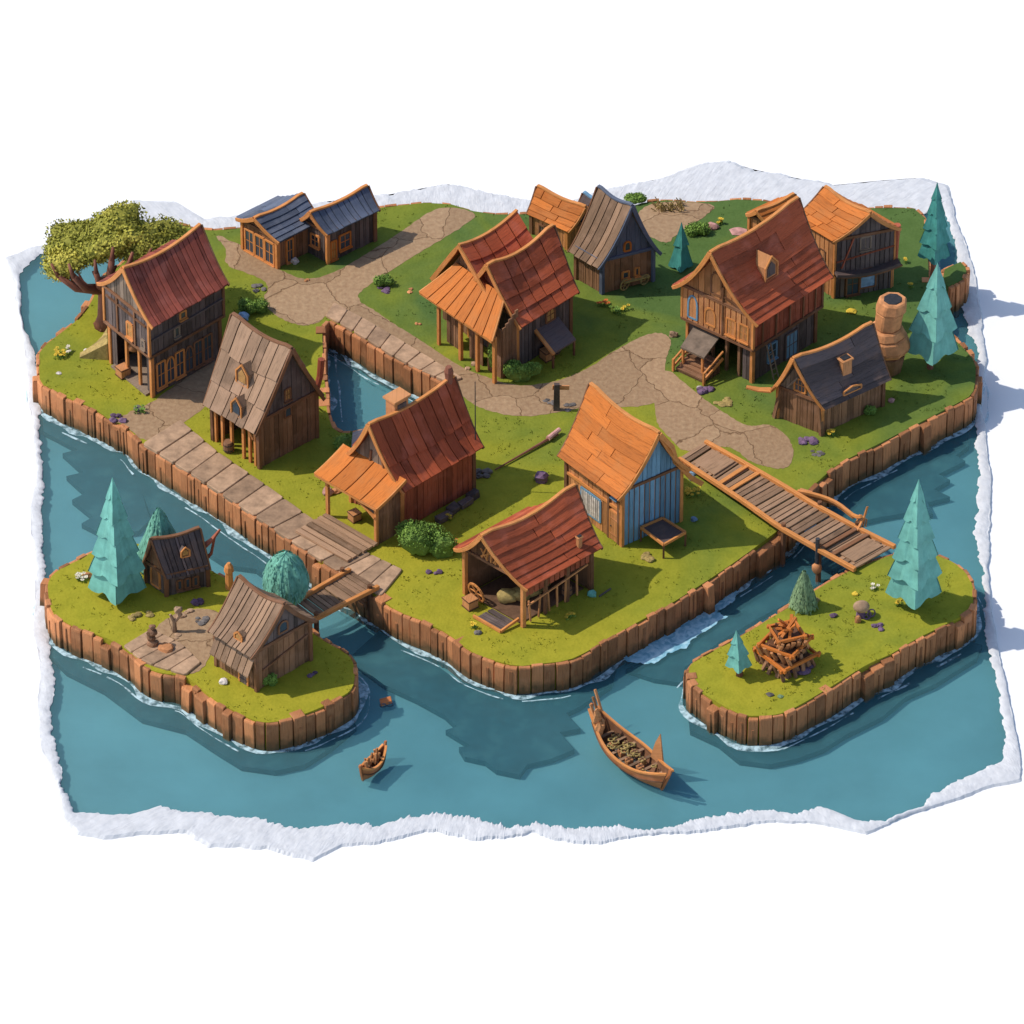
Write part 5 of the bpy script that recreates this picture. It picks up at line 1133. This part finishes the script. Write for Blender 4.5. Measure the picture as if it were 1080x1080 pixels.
mb = MB(); mb.tube([at(578,466)+Z*.3, at(590,457)+Z*.35], [.19, .17], 9); mb.build('log_end', 'pink_stone', t_)
t_ = thing('signpost', 'broken wooden signpost on the path at the central crossroads', 'signpost', at(587,432)); mb = MB(); p = at(587,432); mb.beam(p, p+Z*2.3, .42, .3, .2, side=(1, 0, 0), jit=.04); mb.build('post', 'dark_wood', t_)
mb = MB(); mb.beam(p+Vector((-.3, 0, 2.0)), p+Vector((.9, .1, 1.9)), .12, .35, .7); mb.build('sign_board', 'ochre_wood', t_)
rock(578,424,7, 'flat stones left of the broken signpost', 'grey_stone', n=5, flat=.3); rock(600,430,8, 'flat stones right of the broken signpost', 'grey_stone', n=5, flat=.3)
rock(745,412,8, 'pale and brown rubble at the foot of the big house steps', 'purple_stone', n=8); rock(738,410,4, 'cream stone at the foot of the big house steps', 'pale_stone'); rock(762,424,9, 'sandy rubble on the grass below the big house', 'hay', n=8, flat=.35)
rock(710,354,5, 'tan boulder left of the big house', 'stone', flat=.8)
rock(852,466,9, 'reddish rubble between bridge path and charcoal roofed house', 'purple_stone', n=8, flat=.5); rock(862,478,6, 'paving bits near the front right shore', 'grey_stone', n=5, flat=.2); flowers(876,460,4, 'yellow plant at the corner of the charcoal roofed house', 'yellow', 7)
flowers(600,652,5, 'yellow flowers right of the open barn', 'yellow', 7); rock(504,668,4, 'grey pebble in front of the open barn', 'grey_stone'); flowers(500,662,4, 'yellow sprigs in front of the open barn', 'yellow', 4)
o = rock(624,628,5, 'teal glazed pot on the grass right of the open barn', 'teal_leaf', 'pot', flat=.9, cat='pot', group=None)
t_ = thing('stick', 'dark stick lying right of the teal pot', 'stick', at(638,625)); mb = MB(); mb.tube([at(632,630)+Z*.08, at(644,622)+Z*.1], .07, 5); mb.build('twig', 'dark_wood', t_)
flowers(731,522,8, 'yellow flowering shrub between blue house and bridge', 'yellow', 16); rock(732,549,3.5, 'pale blue stone in the shade right of the blue house', 'blue_stone', flat=.9); rock(735,502,9, 'blue grey boulder under the start of the long bridge', 'blue_stone', n=2)
rock(898,329,6, 'yellow leaf shaped stone behind the stone tower', 'yellow', flat=.3); flowers(955,277,3, 'single yellow flower on the upper right slope', 'yellow', 3); flowers(960,304,3, 'yellow green sprig on the upper right slope', 'yellow', 4)
rock(940,423,4, 'pink stone right of the charcoal roofed house', 'pink_stone')
rock(858,634,6, 'sandy stone near the top shore of the bottom right island', 'hay', flat=.5); rock(879,650,4, 'small purple mushroom like stone on the bottom right island', 'purple_stone')
t_ = thing('round_stone_table', 'round tan stone table beside a small pile on the bottom right island', 'table', at(909,652)); mb = MB(); p = at(908,650); mb.tube([p+Z*.0, p+Z*.55], [.35, .3], 9); mb.build('foot', 'purple_stone', t_)
mb = MB(); mb.blob(p+Z*.85, .58, .5, .42, .05, 1, 3); mb.build('table_top', 'stone', t_, smooth=True)
t_ = thing('basket', 'dark ring handled basket right of the round tan stone', 'basket', at(916,656)); mb = MB(); wheel(mb, at(914,652)+Z*.3, .3, (.3, -1, .4), .1, 12, 3); wheel(mb, at(919,650)+Z*.3, .26, (.3, -1, .4), .08, 12, 0); mb.build('wicker_ring', 'purple_stone', t_)
mb = MB(); mb.blob(at(905,656)+Z*.2, .25, .2, .35, .2, 2); mb.build('sack', 'ochre_wood', t_)
rock(927,662,5.5, 'cluster of blue purple pebbles on the bottom right island', 'purple_stone', n=6); rock(902,627,3.5, 'yellow brick lying on the bottom right island', 'yellow', flat=.6)
flowers(922,622,4, 'cream flowers between yellow brick and tall pine', 'white_petal', 5); flowers(948,638,4, 'yellow flowers left of the tall pine trunk', 'yellow', 5)
rock(812,733,4, 'dark flat pebble near the tiny pine', 'grey_stone', flat=.35); rock(823,735,3, 'tiny green grey pebble next to the dark flat pebble', 'dull_leaf', flat=.4)
rock(752,240,6, 'pink garden stone beside the top path', 'pink_stone', flat=.7); rock(778,244,9, 'flat dusty garden patch stone behind the biggest house', 'pink_stone', flat=.15); flowers(760,236,4, 'yellow and orange flowers by the pink garden stone', 'yellow', 7)
flowers(636,322,6, 'orange flowers in front of the small steep house', 'orange_petal', 9); flowers(659,327,4, 'yellow flower in the grass below the small steep house', 'yellow', 4)
flowers(648,330,7, 'green weeds between the orange and yellow flowers', 'green_leaf', 9)
rock(311,277,4.5, 'white daisy like stone at the brown slatted house', 'pale_stone', flat=.9); rock(326,296,5, 'orange pumpkin like stone by the top left crossroads', 'orange_stone', n=2); rock(274,304,8, 'grey rubble beside the top left road', 'grey_stone', n=6, flat=.4)
rock(405,306,7, 'purple pebbles on the verge of the top road', 'purple_stone', n=7, flat=.35); rock(432,307,5, 'orange brown tuft stone on the verge left of the tiled house', 'orange_stone', n=3, flat=.4)
rock(472,388,2.5, 'pebble on the path above the pond', 'grey_stone'); rock(440,342,4, 'small brown stones on the path edge by the pond wall', 'orange_stone', n=3, flat=.5)
rock(500,386,8, 'brown sack like mound under the orange lean-to', 'stone', n=3); 
o = rock(256,336,7, 'blue grey boulder behind the tall dark timber house', 'blue_stone', flat=.8)
t_ = thing('straw_pile', 'heap of dry straw on the top path', 'straw', at(706,216)); mb = MB(); p = at(706,220)
for i in range(60): q = p+Vector((U(-1.1, 1.1), U(-.5, .5), 0)); mb.beam(q, q+Vector((U(-.5, .5), U(-.2, .2), U(.2, .7))), .06, .05)
mb.build('straw', 'hay', t_)
t_ = thing('ramp', 'grassy brown ramp of boards against the left side of the tall dark timber house', 'ramp', at(100,378)); mb = MB(); A_, B_, C_ = at(84,378), at(114,380), at(113,362)
for i in range(5): f = i/5; a = A_.lerp(C_, f*.8); b_ = B_.lerp(C_, f*.8); mb.prism([a, b_, b_+Vector((0, .6, 0)), a+Vector((0, .6, 0))], [a+Z*.08, b_+Z*(1.5), b_+Z*(1.5)+Vector((0, .6, 0)), a+Z*.08+Vector((0, .6, 0))], None)
mb.build('ramp_boards', 'hay', t_)
# bench / table by the blue house
t_ = thing('market_table', 'dark topped table with orange edges beside the blue boarded gable', 'table', at(700,588)); z1 = H+1.15
q = [at(676,557,z1), at(699,547,z1), at(723,562,z1), at(700,575,z1)]; mb = MB(); mb.prism([p-Z*.1 for p in q], [p for p in q], .3); mb.build('table_top', 'slate_roof', t_)
mb = MB()
for a, b_ in zip(q, q[1:]+q[:1]): mb.beam(a+Z*.03, b_+Z*.03, .14, .2, .7)
mb.build('table_rim', 'trim', t_)
for p in q: mb = MB(); mb.beam(Vector((p.x, p.y, H)), p-Z*.1, .14, .14, .3, side=(1, 0, 0)); mb.build('leg', 'dark_trim', t_)
rock(686,589,8, 'heap of green and purple vegetables under the market table', 'hay', n=6, name='vegetable_heap', cat='vegetables', group=None)
# totem / crates on hut island, chimney post, wreck pile
t_ = thing('totem', 'brown carved totem figure on the shore slabs of the hut island', 'totem', at(161,680)); p = at(161,682); mb = MB()
for i, (w_, h_) in enumerate(((.55, .5), (.42, .45), (.5, .5), (.34, .3))): mb.blob(p+Z*(.3+.48*i)+Vector((U(-.08, .08), 0, 0)), w_*.75, w_*.6, h_*.62, .25, 2, 2)
mb.build('carved_body', 'brown_wood', t_)
t_ = thing('dead_stump', 'pale forked tree stump on the dirt track between the huts', 'stump', at(184,664)); p = at(184,666); mb = MB(); mb.tube([p, p+Z*.9, p+Vector((-.25, 0, 1.5))], [.2, .15, .1], 6); mb.tube([p+Z*.8, p+Vector((.45, .1, 1.45)), p+Vector((.3, .1, 1.9))], [.14, .16, .1], 6); mb.blob(p+Vector((.3, .1, 1.8)), .3, .25, .25, .3, 2); mb.build('stump_wood', 'stone', t_)
t_ = thing('carved_post', 'orange carved post behind the brown hut', 'post', at(242,618)); p = at(242,620); mb = MB(); mb.tube([p, p+Z*1.4, p+Z*1.5, p+Z*1.9, p+Z*2.2], [.3, .26, .36, .3, .12], 8); mb.build('post_shaft', 'trim', t_)
t_ = thing('wooden_shack_pile', 'tumbledown orange stack of crooked boards and beams on the bottom right island', 'shack', at(829,705)); p = at(829,700)
uu = Vector((.8, .6, 0)); vv = Vector((-.75, .66, 0))
for k, (z0, h_, s_, an) in enumerate(((0, 1.1, 1.35, .0), (1.1, .95, 1.15, .35), (2.0, .85, .85, -.3))):
    ca, sa = math.cos(an), math.sin(an); u2 = Vector((uu.x*ca-uu.y*sa, uu.x*sa+uu.y*ca, 0)); v2 = Vector((-u2.y, u2.x, 0)); c = p+Vector((U(-.1, .1), 0, z0)); mb = MB()
    tl = Vector((U(-.45, .45), U(-.3, .1), 0))
    for sgn, A_, B_ in ((-1, u2, v2), (1, u2, v2), (-1, v2, u2), (1, v2, u2)):
        for i in range(5):
            f = i/4*2-1; q = c+B_*(sgn*s_)+A_*(f*s_); mb.beam(q, q+Z*h_*U(.75, 1)+tl, .24, .13, None, side=A_, jit=.07)
    mb.build('crooked_boards', 'brown_wood' if k < 1 else 'ochre_wood', t_)
    mb = MB()
    for sgn in (-1, 1):
        mb.beam(c+v2*(sgn*s_*1.1)-u2*s_*1.3+Z*h_*.95, c+v2*(sgn*s_*1.1)+u2*s_*1.3+Z*(h_*1.0), .16, .26, .7, jit=.03); mb.beam(c+u2*(sgn*s_*1.1)-v2*s_*1.3+Z*h_, c+u2*(sgn*s_*1.1)+v2*s_*1.3+Z*h_*.9, .16, .26, .7, jit=.03)
    mb.build('frame_beam', 'orange_roof', t_, bevel=.02)
    mb = MB(); q = [c+u2*a*s_*.9+v2*b*s_*.9+Z*h_*.8 for a, b in ((-1, -1), (1, -1), (1, 1), (-1, 1))]; mb.prism(q, [x+Z*.1 for x in q], .1)
    for _ in range(9): x = c+u2*U(-1, .7)*s_+v2*U(-1, .7)*s_+Z*h_*U(.2, 1); mb.beam(x, x+Vector((U(-.9, .9), U(-.7, .5), U(-.2, .7))), .16, .12)
    mb.build('loose_planks', 'dark_trim', t_)
mb = MB(); c = p+Z*2.7
for i in range(9):
    a = 2*math.pi*i/9; q = c+Vector((math.cos(a)*.75, math.sin(a)*.75, U(-.3, .2))); e = c+Vector((math.cos(a+2.4)*.6, math.sin(a+2.4)*.6, U(.5, 1.3))); mb.beam(q, e, U(.16, .34), .12, None, jit=.04)
mb.build('toppled_boards', 'orange_roof', t_)
mb = MB()
for i in range(16):
    a = 2*math.pi*i/16; q = p+Vector((math.cos(a)*1.75, math.sin(a)*1.6, 0)); mb.beam(q, q+Vector((-math.cos(a)*.5+U(-.2, .2), -math.sin(a)*.5, U(.7, 1.5))), U(.18, .32), .14, None, jit=.05)
mb.build('leaning_boards', 'brown_wood', t_)
rock(842,704,13, 'dark rubble at the right foot of the tumbledown orange stack', 'purple_stone', n=14, flat=.5)
# barrels and crates by houses
def barrel(px, py, s, label):
    p = at(px, py); t = thing('barrel', label, 'barrel', p, 'barrels'); mb = MB(); mb.tube([p, p+Z*s*.3, p+Z*s*.7, p+Z*s], [s*.34, s*.42, s*.42, s*.34], 12); mb.build('staves', 'brown_wood', t)
    for z in (.25, .75):
        mb = MB(); mb.tube([p+Z*s*(z-.04), p+Z*s*(z+.04)], s*.44, 12, cap=False); mb.build('hoop', 'iron', t)
barrel(586,372,.9, 'barrel at the right corner of the tiled house'); barrel(241,476,.9, 'barrel in the open front of the grey three tier house'); barrel(598,628,.9, 'barrel beside the right wall of the open barn')
def crate(px, py, s, label):
    p = at(px, py); t = thing('crate', label, 'crate', p, 'crates by the houses'); mb = MB(); mb.beam(p, p+Z*s, s, s, .6, side=(.8, .6, 0)); mb.build('box', 'ochre_wood', t, bevel=.02)
    mb = MB()
    for z in (.08, .92): mb.beam(p+Z*s*(z-.06), p+Z*s*(z+.06), s*1.08, s*1.08, .2, side=(.8, .6, 0))
    mb.build('batten', 'dark_trim', t)
crate(577,378,.8, 'crate next to the awning of the tiled house'); crate(130,396,.8, 'crate on the grass at the porch of the tall dark timber house'); crate(496,640,.8, 'crate at the left post of the open barn'); crate(374,548,.7, 'crate on the porch deck of the red barn house')
# ------------------------------------------------------------------ grass tufts
def tufts():
    mb = MB(); vs = []; fs = []; n = 0; hp = [chaikin(p, 0) for p in HOUSES_PX]
    def blade(p, h_):
        a = U(0, 6.28); d = Vector((math.cos(a), math.sin(a), 0)); e = Vector((-d.y, d.x, 0))*.045; b0 = len(vs)
        vs.extend([p-e, p+e, p+Z*h_+d*h_*.5]); fs.append((b0, b0+1, b0+2))
    for outl, cnt, hol in ((main_o, 6500, pond_o), (i2, 700, None), (i3, 1100, None)):
        xs = [p[0] for p in outl]; ys = [p[1] for p in outl]; k = 0
        while k < cnt:
            x, y = U(min(xs), max(xs)), U(min(ys), max(ys)); k += 1
            if not inpoly(x, y, outl) or (hol and inpoly(x, y, hol)): continue
            if noise.noise(Vector((x*.02, y*.03, 4))) < -.05: continue
            if any(inpoly(x, y, q) for q in PATHS) or any(inpoly(x, y, q) for q in hp): continue
            p = at(x, y)
            for _ in range(4): blade(p+Vector((U(-.15, .15), U(-.15, .15), 0)), U(.04, .13))
    mb.add(vs, fs); o = mb.build('grass_tufts', 'grass'); tag(o, 'short grass blades scattered over the green islands', 'grass', None, 'stuff')
tufts()
# ------------------------------------------------------------------ light
SE = math.radians(50); sdir = Vector((-math.cos(SE)*math.cos(math.radians(4)), -math.cos(SE)*math.sin(math.radians(4))*-1, math.sin(SE)))
sl = bpy.data.lights.new('sun', 'SUN'); so = bpy.data.objects.new('sun', sl); COL.objects.link(so); sl.energy = 3.4; sl.angle = math.radians(.6); sl.color = (1, .93, .82)
so.rotation_euler = sdir.to_track_quat('Z', 'Y').to_euler(); so.location = (-60, 0, 60)
w = bpy.data.worlds.new('World'); sc.world = w; w.use_nodes = True; nt = w.node_tree
sk = nt.nodes.new('ShaderNodeTexSky'); sk.sky_type = 'NISHITA'; sk.sun_disc = False; sk.sun_elevation = SE; sk.sun_rotation = math.atan2(sdir.x, sdir.y)
nt.links.new(sk.outputs[0], nt.nodes['Background'].inputs[0]); nt.nodes['Background'].inputs[1].default_value = .15
sc.view_settings.view_transform = 'Standard'; sc.view_settings.look = 'None'; sc.view_settings.gamma = 1; sc.view_settings.exposure = 0.12
sc.render.engine = 'CYCLES'
